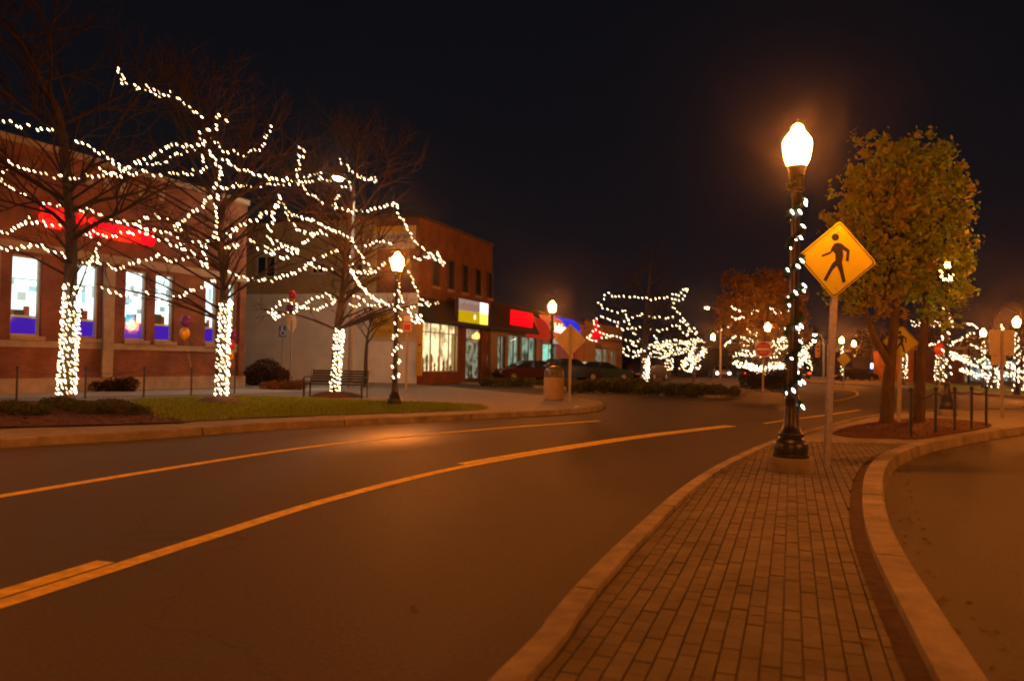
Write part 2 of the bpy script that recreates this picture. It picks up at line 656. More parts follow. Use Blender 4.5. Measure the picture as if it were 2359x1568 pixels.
def in_poly(x, y, poly):
    c = False
    j = len(poly) - 1
    for i in range(len(poly)):
        a, b = poly[i], poly[j]
        if (a.y > y) != (b.y > y) and x < (b.x - a.x) * (y - a.y) / (b.y - a.y) + a.x:
            c = not c
        j = i
    return c

def scatter_tris(name, poly, n, z, h, w, m, lean=0.4, flat=False):
    xs = [p.x for p in poly]
    ys = [p.y for p in poly]
    V, Fc = [], []
    k = 0
    while k < n:
        x, y = random.uniform(min(xs), max(xs)), random.uniform(min(ys), max(ys))
        if not in_poly(x, y, poly):
            continue
        a = random.uniform(0, 6.283)
        hh = h * random.uniform(0.5, 1.3)
        dx, dy = math.cos(a) * w / 2, math.sin(a) * w / 2
        b = len(V)
        if flat:
            t = random.uniform(-0.2, 0.2)
            V += [(x - dx, y - dy, z + 0.004), (x + dy * 0.8, y - dx * 0.8, z + 0.008 + abs(t) * w), (x + dx, y + dy, z + 0.006), (x - dy * 0.8, y + dx * 0.8, z + 0.012)]
            Fc.append((b, b + 1, b + 2, b + 3))
        else:
            V += [(x - dx, y - dy, z), (x + dx, y + dy, z), (x + random.uniform(-lean, lean) * hh, y + random.uniform(-lean, lean) * hh, z + hh)]
            Fc.append((b, b + 1, b + 2))
        k += 1
    me = bpy.data.meshes.new(name)
    me.from_pydata(V, [], Fc)
    return link_mesh(name, me, m)

tag(scatter_tris('grass', lawn_pts, 16000, VZ + 0.02, 0.07, 0.03, BLADE), 'short turf of the lawn strip below the lit trees', 'grass', kind='stuff')
CHIP = mat('bark_chip', (0.13, 0.06, 0.035), 0.95, 0.5, 3)
tag(scatter_tris('bark_chips', bed_pts, 5000, VZ + 0.03, 0.03, 0.07, CHIP, flat=True), 'loose brown bark chips covering the bed at the wrapped trunk', 'mulch', kind='stuff')

# ---- planting bed beyond the side street
bed2_line = smooth_line([G(*p) for p in [(960, 879), (1100, 886), (1250, 894), (1400, 904), (1560, 912), (1660, 917), (1712, 912), (1716, 903), (1690, 895)]], 5)
bed2_back = [Vector((22, 64, 0)), Vector((27, 92, 0)), Vector((12, 92, 0)), Vector((-3.2, 51, 0))]
bed2 = tag(slab('planting_bed', offset_line(bed2_line, -0.1) + bed2_back, -0.03, 0.13, SOIL), kind='structure')
kerb_sections(bed2_line, 0.2, 0.125, bed2, inward=-1)

# ---- the paved island
isl_left_px = [(1180, 1568), (1250, 1480), (1330, 1382), (1430, 1277), (1560, 1154), (1660, 1087), (1780, 1030), (1890, 996), (1990, 970), (2100, 957), (2240, 951), (2420, 948)]
isl_right_px = [(2239, 1568), (2168, 1453), (2093, 1325), (2056, 1240), (2040, 1161), (2043, 1113), (2061, 1081), (2088, 1063), (2146, 1041), (2247, 1019), (2343, 1001), (2420, 990)]
L0 = [G(*p) for p in isl_left_px]
R0 = [G(*p) for p in isl_right_px]
dl = (L0[0] - L0[1]).normalized()
dr = (R0[0] - R0[1]).normalized()
L0 = [L0[0] + dl * 10.0 + Vector((-0.2, 0, 0)), L0[0] + dl * 6.0 + Vector((-0.2, 0, 0)), L0[0] + dl * 2.5 + Vector((-0.15, 0, 0))] + L0
R0 = [R0[0] + dr * 9.5, R0[0] + dr * 6.0, R0[0] + dr * 3.0, R0[0] + dr * 1.2] + R0
end = (L0[-1] - L0[-2]).normalized()
isl_left = smooth_line(L0, 7)
isl_right = smooth_line(R0, 7)
tip = [isl_left[-1] + end * 6, isl_right[-1] + end * 6]
isl_left.append(tip[0])
isl_right.append(tip[1])
isl_poly = offset_line(isl_left, 0.05) + offset_line(isl_right, -0.05)[::-1]
island = tag(slab('island', isl_poly, -0.03, 0.095, SAND), kind='structure')
kerb_sections(isl_left, 0.17, 0.14, island, inward=1, seg=2.6)
kerb_sections(isl_right, 0.22, 0.155, island, inward=-1, seg=2.6)
IZ = 0.118            # top of the pavers

# pavers, running bond along the island, each cut to the kerbs
BV = Vector((0.36, 1, 0)).normalized()
BU = Vector((BV.y, -BV.x, 0))
inL = offset_line(isl_left, 0.19)
inR = offset_line(isl_right, -0.33)

def clip_half(poly, p, n):
    out = []
    for i in range(len(poly)):
        a, b = poly[i], poly[(i + 1) % len(poly)]
        da, db = (a - p).dot(n), (b - p).dot(n)
        if da >= 0:
            out.append(a)
        if (da >= 0) != (db >= 0):
            out.append(a + (b - a) * (da / (da - db)))
    return out

def clip_line(poly, c, line, side):
    best = sorted(range(len(line) - 1), key=lambda i: ((line[i] + line[i + 1]) / 2 - c).length_squared)[:2]
    for i in best:
        t = (line[i + 1] - line[i])
        t.z = 0
        t.normalize()
        n = Vector((t.y, -t.x, 0)) * side
        poly = clip_half(poly, Vector((line[i].x, line[i].y, 0)), n)
        if len(poly) < 3:
            return []
    return poly

bricks = []
BW, BL = 0.087, 0.155
lo = Vector((0, 0, 0))
for iu in range(-70, 150):
    for iv in range(-26, 100):
        c = BU * (iu * BW) + BV * ((iv + (0.5 if iu % 2 else 0)) * BL) + Vector((1.0, 3.0, 0))
        if c.y > 13.6 or c.y < -1.0 or abs(c.x) > 9:
            continue
        near_l = min((p - c).length_squared for p in inL[:60])
        if not in_poly(c.x, c.y, isl_poly):
            continue
        g, gv = 0.0035, 0.0016
        q = [c - BU * (BW / 2 - g) - BV * (BL / 2 - gv), c + BU * (BW / 2 - g) - BV * (BL / 2 - gv), c + BU * (BW / 2 - g) + BV * (BL / 2 - gv), c - BU * (BW / 2 - g) + BV * (BL / 2 - gv)]
        full = True
        if near_l < 0.4:
            q2 = clip_line(q, c, inL, 1)
        else:
            q2 = q
        if q2 and min((p - c).length_squared for p in inR) < 0.4:
            q2 = clip_line(q2, c, inR, -1)
        if len(q2) < 3:
            continue
        full = q2 is q
        ar = abs(sum(q2[i].x * q2[(i + 1) % len(q2)].y - q2[(i + 1) % len(q2)].x * q2[i].y for i in range(len(q2)))) / 2
        if ar < 0.002:
            continue
        size = ar / max(c.y, 0.3) ** 3 if c.y > 3.2 and abs(c.x / c.y) < 0.75 else -1
        bricks.append((size, c, [p - c for p in q2], full))
bricks.sort(key=lambda b: -b[0])

def brick_verts(q, h):
    n = len(q)
    cen = sum(q, Vector()) / n
    lo_ = [Vector((p.x, p.y, 0)) for p in q]
    mid = [Vector((p.x, p.y, h - 0.005)) for p in q]
    top = [Vector((p.x, p.y, h)) + (cen - p).normalized() * 0.0035 for p in q]
    vs = lo_ + mid + top
    fs = [(i, (i + 1) % n, n + (i + 1) % n, n + i) for i in range(n)]
    fs += [(n + i, n + (i + 1) % n, 2 * n + (i + 1) % n, 2 * n + i) for i in range(n)]
    fs.append(tuple(range(2 * n, 3 * n)))
    return vs, fs

shared = {}
rest = [MB(), MB(), MB()]
PM = (PAVER, PAVER2, PAVER3)
for i, (s_, c, q, full) in enumerate(bricks):
    mi = random.choices((0, 1, 2), (5, 3, 2))[0]
    z = 0.085 + random.uniform(-0.003, 0.003)
    if i < 300 and s_ > 0:
        if full and mi in shared:
            me = shared[mi]
        else:
            vs, fs = brick_verts(q, 0.033)
            me = MB().add(vs, fs).mesh('brick')
            if full:
                shared[mi] = me
        o = link_mesh('brick', me, PM[mi], island, (c.x, c.y, z))
        o.rotation_euler = (random.uniform(-0.012, 0.012), random.uniform(-0.012, 0.012), 0)
    else:
        vs, fs = brick_verts(q, 0.033)
        rest[mi].add([v + Vector((c.x, c.y, z)) for v in vs], fs)
for mi in range(3):
    if rest[mi].v:
        tag(rest[mi].build('paving_bricks', PM[mi], island), kind='stuff')

# dark strip filling the gap inside the curved kerb, coloured as its shadow
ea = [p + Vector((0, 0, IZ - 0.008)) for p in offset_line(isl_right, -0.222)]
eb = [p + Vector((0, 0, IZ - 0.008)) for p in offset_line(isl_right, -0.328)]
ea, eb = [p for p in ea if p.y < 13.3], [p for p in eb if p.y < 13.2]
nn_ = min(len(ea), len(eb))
MB().strip(eb[:nn_], ea[:nn_]).build('kerb_shadow_strip', mat('kerb_shadow_tone', (0.07, 0.045, 0.03), 0.95, 0.4, 12, 0.6, 60), island)
# concrete far half of the island and the bark bed round the trees
far_poly = [p for p in offset_line(isl_left, 0.2) if p.y > 13.0] + [p for p in offset_line(isl_right, -0.25) if p.y > 13.3][::-1]
poly_sheet('concrete_paving', far_poly, IZ + 0.002, CONCRETE, island)
tree_bed_pts = [G(*p, IZ) for p in [(1918, 1000), (1960, 1008), (2040, 1010), (2110, 1012), (2180, 1002), (2260, 988), (2280, 978), (2200, 968), (2100, 966), (2020, 974), (1950, 986)]]
tree_bed = tag(slab('tree_bed', smooth_line(tree_bed_pts + [tree_bed_pts[0]], 3)[:-1], IZ - 0.02, IZ + 0.035, MULCH), kind='structure')
LEAFLITTER = leaf_mat('fallen_leaf', (0.20, 0.07, 0.02), (0.33, 0.17, 0.03), (0.14, 0.06, 0.025), 2.0)
tag(scatter_tris('leaf_litter', tree_bed_pts, 1500, IZ + 0.035, 0.03, 0.06, LEAFLITTER, flat=True), 'fallen autumn leaves lying on the bark under the island trees', 'leaves', kind='stuff')
gut = offset_line(isl_right, 0.28)
gut2 = offset_line(isl_right, 0.02)
gpoly = [p for p in gut2 if 3 < p.y < 24] + [p for p in gut if 3 < p.y < 24][::-1]
tag(scatter_tris('gutter_leaves', gpoly, 170, 0.0, 0.02, 0.045, LEAFLITTER, flat=True), 'yellow leaves gathered in the gutter along the curved kerb', 'leaves', kind='stuff')

# ---- far right verge with lawn
rv = [G(*p) for p in [(1990, 889), (2080, 896), (2200, 905), (2340, 917), (2500, 928)]]
rv_line = smooth_line(rv, 5)
rverge = tag(slab('far_verge', offset_line(rv_line, -0.1) + [Vector((75, 40, 0)), Vector((75, 110, 0)), Vector((42, 110, 0)), Vector((26, 80, 0))], -0.03, 0.12, CONCRETE), kind='structure')
kerb_sections(rv_line, 0.2, 0.12, rverge, inward=-1)
rl = [G(*p, 0.12) for p in [(2090, 888), (2200, 896), (2340, 908), (2480, 917), (2480, 899), (2340, 891), (2200, 882), (2100, 878)]]
rlawn = tag(poly_sheet('far_lawn', rl, 0.14, GRASS), kind='structure')

# ---- painted lines
def stripe(name, line, width, z=0.004, m=YELLOW_PAINT):
    return tag(MB().strip([p + Vector((0, 0, z)) for p in offset_line(line, -width / 2)], [p + Vector((0, 0, z)) for p in offset_line(line, width / 2)]).build(name, m), kind='structure')

l2 = smooth_line([G(*p) for p in [(0, 1392), (250, 1312), (500, 1231), (760, 1150), (1040, 1080), (1300, 1034), (1500, 1004), (1690, 981)]], 6)
l2 = [l2[0] + (l2[0] - l2[1]).normalized() * 8] + l2
stripe('road_marking', l2, 0.15)
def sub(line, y0, y1):
    return [p for p in line if y0 <= p.y <= y1]
dsh = offset_line(l2, -0.172)
stripe('road_marking', [dsh[0]] + sub(dsh, 3.0, G(300, 1290).y), 0.15)
stripe('road_marking', sub(dsh, G(1030, 1075).y, G(1690, 978).y), 0.15)
l1 = smooth_line([G(*p) for p in [(0, 1143), (330, 1088), (670, 1035), (900, 1008), (1150, 986), (1380, 969)]], 6)
l1 = [l1[0] + (l1[0] - l1[1]).normalized() * 9] + l1
stripe('road_marking', l1, 0.16)
stripe('road_marking', smooth_line([G(*p) for p in [(1760, 975), (1820, 966), (1900, 956), (1980, 944)]], 5), 0.12)
stripe('road_marking', smooth_line([G(*p) for p in [(1900, 926), (1950, 918), (1975, 908), (1960, 899), (1900, 893)]], 5), 0.12)
stripe('road_marking', [G(1327, 936, VZ) + Vector((0, 0, 0.015)), G(1338, 950, 0) + Vector((0, 0, 0.0))], 0.10, 0.004, WHITE_PAINT)

def leaf_bits():
    me = MB().add([(-0.035, 0, 0.004), (0, -0.022, 0.012), (0.04, 0.005, 0.006), (0.0, 0.026, 0.014)], [(0, 1, 2, 3)]).mesh('fallen_leaf')
    spots = [(955, 1402), (905, 1122), (1225, 1010), (1130, 1010), (2165, 1388), (2120, 1348), (2030, 1305), (1700, 1140), (1440, 1410), (2225, 1512), (1990, 1480)]
    for i, p in enumerate(spots):
        z = IZ if i == 10 else 0.004
        o = link_mesh('fallen_leaf', me, LEAFLITTER, None, G(*p, z))
        o.rotation_euler.z = random.uniform(0, 6)
        tag(o, 'single dry leaf lying on the street surface', 'leaf', 'fallen leaves on the street')
leaf_bits()
# ================================================================== LAMPS
BASE_PROF = [(0.215, 0), (0.215, 0.035), (0.20, 0.05), (0.205, 0.10), (0.205, 0.17), (0.185, 0.20), (0.16, 0.215), (0.145, 0.25), (0.155, 0.28), (0.15, 0.30), (0.12, 0.33), (0.10, 0.40), (0.088, 0.50), (0.08, 0.62), (0.078, 0.70), (0.09, 0.72), (0.078, 0.76)]
GLOBE_PROF = [(0.118, 0), (0.135, 0.02), (0.165, 0.08), (0.185, 0.17), (0.198, 0.27), (0.20, 0.32), (0.19, 0.345), (0.172, 0.37), (0.135, 0.42), (0.10, 0.45), (0.088, 0.47), (0.08, 0.51), (0.06, 0.535), (0.02, 0.548)]
def lathe_mesh(prof, n, name, flute=0.0):
    return MB().lathe(prof, n, flute=flute).mesh(name)
LM = dict(
    base=lathe_mesh(BASE_PROF, 20, 'base'),
    post=lathe_mesh([(0.066, 0), (0.060, 1.4), (0.055, 2.95)], 24, 'post', 0.13),
    collar=lathe_mesh([(0.075, 0), (0.10, 0.03), (0.085, 0.07), (0.09, 0.18), (0.105, 0.27), (0.118, 0.30), (0.118, 0.325)], 20, 'collar'),
    globe=lathe_mesh(GLOBE_PROF, 22, 'globe'),
    finial=lathe_mesh([(0.03, 0), (0.045, 0.015), (0.02, 0.03), (0.028, 0.05), (0.004, 0.085)], 12, 'finial'))

def acorn_lamp(loc, label, footing=False, z0=0.0, group='acorn globe street lamps', globe=None):
    t = thing('street_lamp', label, 'street lamp', (loc.x, loc.y, z0), 0, group)
    z = 0.0
    if footing:
        MB().lathe([(0.26, -0.03), (0.262, 0.17), (0.252, 0.185)], 24).build('footing', CONCRETE_OLD, t, smooth=True)
        z = 0.185
    h = 4.35 - 0.56 - 0.325 - 0.76 - z
    link_mesh('base', LM['base'], BLACK_METAL, t, (0, 0, z), True)
    p = link_mesh('post', LM['post'], BLACK_METAL, t, (0, 0, z + 0.75))
    p.scale.z = (h + 0.02) / 2.95
    zt = z + 0.76 + h
    link_mesh('collar', LM['collar'], BLACK_METAL, t, (0, 0, zt), True)
    link_mesh('globe', LM['globe'], globe or LAMP_GLOBE, t, (0, 0, zt + 0.325), True).scale = (0.86, 0.86, 0.95)
    link_mesh('finial', LM['finial'], BLACK_METAL, t, (0, 0, zt + 0.325 + 0.518), True)
    return t

near_lamp = acorn_lamp(G(1820, 1085, IZ), 'garlanded acorn globe lamp on a concrete footing beside the walking figure sign', True, IZ - 0.01)
near_lamp.rotation_euler = (0, R(0.8), 0)
lawn_lamp = acorn_lamp(G(908, 934, VZ), 'acorn globe lamp standing on the lawn by the dark bench', False, VZ)
L3P = atY(1270, 836, 38)
bin_lamp = acorn_lamp(Vector((L3P.x, 38.0, 0)), 'acorn globe lamp rising behind the concrete litter bin', False, 0.1)
far_lamp_p = atY(1641, 841, 74)
acorn_lamp(Vector((far_lamp_p.x, 74, 0)), 'light wrapped acorn lamp beside the oncoming car', False, 0.1)
isl_lamp_p = G(2180, 957, IZ)
isl_lamp = acorn_lamp(isl_lamp_p, 'acorn globe lamp half hidden by the leafy island tree', True, IZ - 0.01)
r3 = atY(2264, 853, 57)
lampR3 = acorn_lamp(Vector((r3.x, 57, 0)), 'acorn globe lamp on the far lawn behind the square sign back', False, 0.12)
r4 = atY(2341, 854, 42)
lampR4 = acorn_lamp(Vector((r4.x, 42, 0)), 'acorn globe lamp beside the square sign back, nearer the street', False, 0.0)
f5 = atY(1938, 847, 74)
lampF5 = acorn_lamp(Vector((f5.x, 74, 0)), 'acorn lamp with wrapped post behind the small yellow warning sign', False, 0.0)
f6 = atY(1966, 847, 84)
lampF6 = acorn_lamp(Vector((f6.x, 84, 0)), 'farthest acorn lamp beyond the yellow warning sign', False, 0.0)
bk = (isl_left[4] + isl_right[4]) / 2
acorn_lamp(Vector((bk.x, bk.y, 0)), 'added unseen acorn globe lamp on the island end, lighting the near road', True, IZ - 0.02)  # unseen lamp added behind the camera to brighten near road and pavers
# unseen lamps carry the rows on along both pavements, placed to light the street
acorn_lamp(Vector((-9.8, 8.6, 0)), 'acorn globe lamp on the left pavement before the mulch bed', False, VZ)
acorn_lamp(Vector((10.2, 1.2, 0)), 'acorn globe lamp on the right side of the street by the island', False, 0.0)
acorn_lamp(Vector((14.2, 13.5, 0)), 'added unseen acorn globe lamp lighting the island trees across the right carriageway', False, 0.0)  # added out of view to light the island tree crowns from the right

def cobra_lamp(head, base_xy, label, color, power, arm=1.6, z0=0.0):
    t = thing('tall_street_light', label, 'street light', (base_xy[0], base_xy[1], z0), 0, 'tall arm street lights')
    h = Vector((head.x - base_xy[0], head.y - base_xy[1], head.z - z0))
    top = Vector((0, 0, h.z - 0.5))
    MB().tube([(0, 0, 0), (0, 0, h.z * 0.5), top], [0.11, 0.09, 0.06], 8).build('pole', GALV, t, smooth=True)
    MB().tube([top - Vector((0, 0, 0.1)), top + h * 0.0 + Vector((h.x * 0.3, h.y * 0.3, 0.42)), Vector((h.x * 0.75, h.y * 0.75, h.z + 0.08)), Vector((h.x, h.y, h.z + 0.08))], 0.035, 6).build('arm', GALV, t, smooth=True)
    d = Vector((h.x, h.y, 0))
    if d.length < 1e-3:
        d = Vector((1, 0, 0))
    d.normalize()
    m = Matrix(((d.x, -d.y, 0), (d.y, d.x, 0), (0, 0, 1)))
    MB().box(h + Vector((0, 0, 0.05)), (0.75, 0.32, 0.14), m).build('head', GALV, t)
    em = emit('tall_light_lens', color, power)
    mb = MB()
    mb.lathe([(0.30, 0.0), (0.28, -0.06), (0.18, -0.11), (0.03, -0.13)], 14, (0, 0, 0))
    mb.v = [tuple(m @ Vector((p[0], p[1] * 0.5, p[2])) + h + Vector((0, 0, -0.021))) for p in mb.v]
    mb.build('lens', em, t, smooth=True)
    return t

h1 = atY(778, 408, 33.5)
pole_p = atY(806, 850, 34.5)
cobra_lamp(h1, (pole_p.x, pole_p.y), 'tall white street light over the grey wall on a pole behind the bench tree', (1.0, 0.74, 0.48), 760, z0=VZ)
h2 = atY(1628, 708, 78)
cobra_lamp(h2, (h2.x + 1.8, h2.y + 1.5), 'tall orange street light over the far end of the shops', (1.0, 0.33, 0.06), 250)
h3 = atY(1768, 738, 53)
acorn_lamp(Vector((h3.x, 53, 0)), 'acorn globe lamp half hidden in the orange autumn tree', False, 0.05)
h4 = atY(1876, 770, 100)
cobra_lamp(h4, (h4.x + 1.5, h4.y + 1.0), 'tall orange street light over the traffic signal, upper of a pair', (1.0, 0.5, 0.22), 300)
h5 = atY(1875, 784, 106)
cobra_lamp(h5, (h5.x + 1.8, h5.y + 1.0), 'tall orange street light over the traffic signal, lower of a pair', (1.0, 0.5, 0.22), 300)
# ================================================================== LIGHT STRINGS
def bulb_mesh(name, r, l):
    me = MB().lathe([(r * 0.35, 0), (r, -l * 0.35), (r * 0.8, -l * 0.72), (r * 0.15, -l)], 6).mesh(name)
    return me
BULB_BIG = bulb_mesh('bulb', 0.0135, 0.10)
BULB_MID = bulb_mesh('bulb_mid', 0.015, 0.07)
BULB_FAR = bulb_mesh('bulb_far', 0.021, 0.14)
BULB_BIG_DIM = bulb_mesh('bulb_dim', 0.0145, 0.10)
for me_, m_ in ((BULB_BIG, BULB), (BULB_MID, BULB_COOL), (BULB_FAR, BULB_SOFT), (BULB_BIG_DIM, BULB_DIM)):
    me_.materials.append(m_)

def resample(line, step, jit=0.0):
    out, acc = [], 0.0
    nxt = step * random.random()
    for i in range(len(line) - 1):
        a, b = line[i], line[i + 1]
        L_ = (b - a).length
        while nxt <= acc + L_ and L_ > 1e-9:
            p = a + (b - a) * ((nxt - acc) / L_)
            if jit:
                p = p + Vector((random.uniform(-jit, jit), random.uniform(-jit, jit), random.uniform(-jit, jit)))
            out.append(p)
            nxt += step * random.uniform(0.7, 1.3)
        acc += L_
    return out

def light_string(label, lines, me, step, loc, jit=0.02, group=None, wire_r=0.004, cap=300, tilt=0.2):
    """one set of string lights: dark wire plus its bulbs"""
    t = thing('light_string', label, 'string lights', loc, 0, group)
    loc = Vector(loc)
    pts = []
    for ln in lines:
        if len(ln) < 2:
            continue
        MB().tube([p - loc for p in ln], wire_r, 3, False).build('wire', WIRE, t)
        pts += resample(ln, step, jit)
    pts.sort(key=lambda p: p.y)
    extra = MB()
    for i, p in enumerate(pts):
        rx, ry = random.uniform(-tilt, tilt), random.uniform(-tilt, tilt) - 0.7
        if i < cap:
            o = link_mesh('bulb', BULB_BIG_DIM if me is BULB_BIG and random.random() < 0.25 else me, None, t, p - loc)
            o.rotation_euler = (rx, ry, 0)
        else:
            M_ = Matrix.Translation(p - loc) @ Matrix.Rotation(ry, 4, 'Y') @ Matrix.Rotation(rx, 4, 'X')
            extra.add([M_ @ v.co for v in me.vertices], [tuple(f.vertices) for f in me.polygons])
    if extra.v:
        tag(extra.build('bulbs', me.materials[0], t), kind='stuff')
    return t

def helix(p0, p1, r0, r1, pitch, n=10, wob=0.0):
    p0, p1 = Vector(p0), Vector(p1)
    ax = (p1 - p0)
    Lh = ax.length
    ax.normalize()
    a = ax.cross(Vector((0, 1, 0))).normalized()
    b = ax.cross(a)
    turns = Lh / pitch
    out = []
    ph = random.uniform(0, 6)
    for k in range(int(turns * n) + 1):
        f = k / (turns * n)
        q = ph + 2 * math.pi * k / n
        r = r0 + (r1 - r0) * f
        out.append(p0 + ax * (Lh * f + random.uniform(-wob, wob)) + (a * math.cos(q) + b * math.sin(q)) * r)
    return out

# ================================================================== BARE TREES
def branch(mb, p, d, length, r, depth, twigs, spread=0.7, up=0.25, segs=4):
    pts, rad = [p.copy()], [r]
    cur, dd = p.copy(), d.normalized()
    for s in range(segs):
        dd = (dd + Vector((random.gauss(0, 0.12), random.gauss(0, 0.12), random.gauss(0, 0.08) + up * 0.12))).normalized()
        cur = cur + dd * (length / segs)
        pts.append(cur.copy())
        rad.append(r * (1 - 0.8 * (s + 1) / segs))
    mb.tube(pts, rad, 5 if depth > 1 else 3, False)
    if depth > 0:
        for k in range(twigs[0]):
            f = random.uniform(0.25, 1.0)
            i = min(int(f * segs), segs - 1)
            q = pts[i] + (pts[i + 1] - pts[i]) * (f * segs - i)
            ax = (pts[i + 1] - pts[i]).normalized()
            side = ax.cross(Vector((random.gauss(0, 1), random.gauss(0, 1), random.gauss(0, 1)))).normalized()
            nd = (ax * (1 - spread * 0.45) + side * spread + Vector((0, 0, up))).normalized()
            branch(mb, q, nd, length * random.uniform(0.38, 0.62), r * (1 - 0.75 * f) * 0.7 + 0.004, depth - 1, twigs[1:], spread, up, 3)

def bare_tree(name, label, base, trunk, radii, group, fork=0.5, n_prim=16, prim_len=3.2, supports=(), twigs=(6, 5), zmax_len=0.35):
    """trunk: list of world points from the root flare up to the tip of the leader"""
    t = thing(name, label, 'tree', base, 0, group)
    b = Vector(base)
    trunk = smooth_line([Vector(p) for p in trunk], 4)
    n = len(trunk)
    rad = []
    for i in range(n):
        f = i / (n - 1) * (len(radii) - 1)
        k = min(int(f), len(radii) - 2)
        rad.append(radii[k] + (radii[k + 1] - radii[k]) * (f - k))
    rad[0] *= 1.35
    MB().tube([p - b for p in trunk], rad, 12).build('trunk', BARK, t, smooth=True)
    mb = MB()
    for i in range(n_prim):
        f = fork + (1 - fork) * (i + random.random()) / n_prim
        k = min(int(f * (n - 1)), n - 2)
        p = trunk[k] + (trunk[k + 1] - trunk[k]) * (f * (n - 1) - k) - b
        az = i * 2.4 + random.uniform(-0.4, 0.4)
        el = random.uniform(0.35, 0.95)
        d = Vector((math.cos(az) * math.cos(el), math.sin(az) * math.cos(el), math.sin(el)))
        ln = prim_len * (1 - (1 - zmax_len) * (f - fork) / (1 - fork)) * random.uniform(0.75, 1.15)
        branch(mb, p, d, ln, rad[k] * 0.42 + 0.012, 2, twigs)
    # limbs that carry the strung lights
    for s in supports:
        s = Vector(s)
        zt = b.z + (trunk[-1].z - b.z) * fork
        zz = max(b.z + 2.4, min(s.z - 0.45 * (Vector((s.x, s.y, 0)) - Vector((b.x, b.y, 0))).length, trunk[-1].z - 0.3))
        k = min(range(n), key=lambda j: abs(trunk[j].z - zz))
        p = trunk[k]
        mid = p * 0.45 + s * 0.55 + Vector((random.uniform(-0.2, 0.2), random.uniform(-0.2, 0.2), 0.12))
        if s.z < b.z + 2.6:
            continue
        r0 = min(0.034, rad[k] * 0.4)
        ln = smooth_line([p - b, mid - b, s - b + (s - mid).normalized() * 0.15], 3)
        mb.tube(ln, [r0 * (1 - 0.85 * j / (len(ln) - 1)) + 0.004 for j in range(len(ln))], 5, False)
        for j in range(3):
            q = ln[random.randrange(2, len(ln))]
            branch(mb, q, (s - p).normalized() + Vector((random.gauss(0, .6), random.gauss(0, .6), random.gauss(0.2, .5))), random.uniform(0.6, 1.3), 0.012, 1, (4,))
    mb.build('crown', TWIG, t)
    return t

def Z1(p): return (p[0] / 2.613 / 1.2757, (p[1] / 2.613 + 150) / 1.2757)
def Z2(p): return (p[0] / 2.413 / 1.2757, (p[1] / 2.413 + 650) / 1.2757)
def Z3(p): return ((p[0] / 2.851 + 600) / 1.2757, (p[1] / 2.851 + 350) / 1.2757)
def Z4(p): return ((p[0] / 2.851 + 650) / 1.2757, (p[1] / 2.851 + 750) / 1.2757)
def Z6(p): return ((p[0] / 3.136 + 1650) / 1.2757, (p[1] / 3.136 + 750) / 1.2757)

S1 = [
 [(905,125),(890,160),(940,185),(915,220),(975,245),(1040,270),(1100,290),(1170,320),(1220,355)],
 [(1100,245),(1140,258),(1180,290),(1240,330),(1280,350),(1310,300),(1340,350),(1400,375),(1440,430),(1480,455),(1540,490)],
 [(1720,515),(1680,495),(1640,530),(1660,570),(1590,590),(1520,630),(1550,690),(1500,712)],
 [(1520,630),(1540,700),(1600,760),(1640,830),(1690,900),(1650,960),(1670,1010),(1640,1070),(1655,1110),(1645,1160),(1660,1220),(1640,1280),(1660,1340),(1640,1400),(1600,1450),(1560,1520)],
 [(1545,700),(1620,790),(1650,860),(1700,920),(1640,1000),(1660,1090),(1650,1200),(1650,1300),(1660,1420)],
 [(0,510),(40,535),(100,550),(160,565),(210,560),(270,585),(330,590),(380,580),(440,600)],
 [(550,650),(570,680),(630,700),(690,740),(740,760),(800,795),(850,830),(890,865),(960,890)],
 [(60,840),(120,870),(190,910),(270,920),(340,940),(400,960),(450,945),(520,965),(600,970),(660,940),(740,950),(800,930),(900,920),(1000,870),(1100,820),(1200,780),(1250,740),(1340,700),(1400,730),(1480,720),(1540,720)],
 [(760,890),(830,930),(900,940),(980,890),(1060,850),(1140,860),(1200,860),(1280,830),(1340,790),(1400,770),(1460,750),(1530,740)],
 [(780,930),(860,940),(940,940),(1030,940),(1100,910),(1160,950),(1220,950)],
 [(1300,940),(1390,925),(1440,930),(1500,910),(1560,900),(1570,860),(1540,810),(1560,760)],
 [(60,890),(20,930),(0,980),(40,1010),(90,1050),(140,1080),(200,1110),(270,1140),(330,1160),(400,1175),(450,1180),(500,1190)],
 [(620,1200),(640,1225),(680,1210),(730,1245),(800,1265),(870,1290),(950,1310),(1030,1330),(1100,1350),(1180,1370),(1240,1370),(1320,1380)],
 [(1050,1310),(1100,1280),(1150,1260),(1200,1260)],
 [(1270,1280),(1310,1320),(1360,1350),(1410,1400)],
 [(0,1400),(60,1380),(90,1340),(150,1340),(180,1300),(220,1275),(240,1310),(300,1290),(340,1310),(380,1330),(450,1330)],
 [(520,1350),(560,1390),(620,1400),(670,1415),(710,1340),(720,1380),(780,1400),(850,1420),(900,1400),(960,1390),(1040,1385),(1120,1400),(1180,1420)],
 [(0,1490),(60,1510),(120,1500),(200,1490),(280,1480),(340,1500),(400,1525),(440,1540),(510,1565)],
 [(1320,1330),(1350,1400),(1380,1480),(1440,1470),(1500,1450),(1560,1450),(1620,1450),(1660,1420)],
 [(1220,1430),(1300,1470),(1380,1510),(1440,1530),(1500,1550)],
 [(1320,1330),(1380,1300),(1430,1270),(1480,1220),(1530,1190),(1570,1140),(1610,1100)],
 [(1690,1030),(1720,1050),(1780,1030),(1829,1020)],
 [(1720,1410),(1780,1380),(1829,1340)],
]
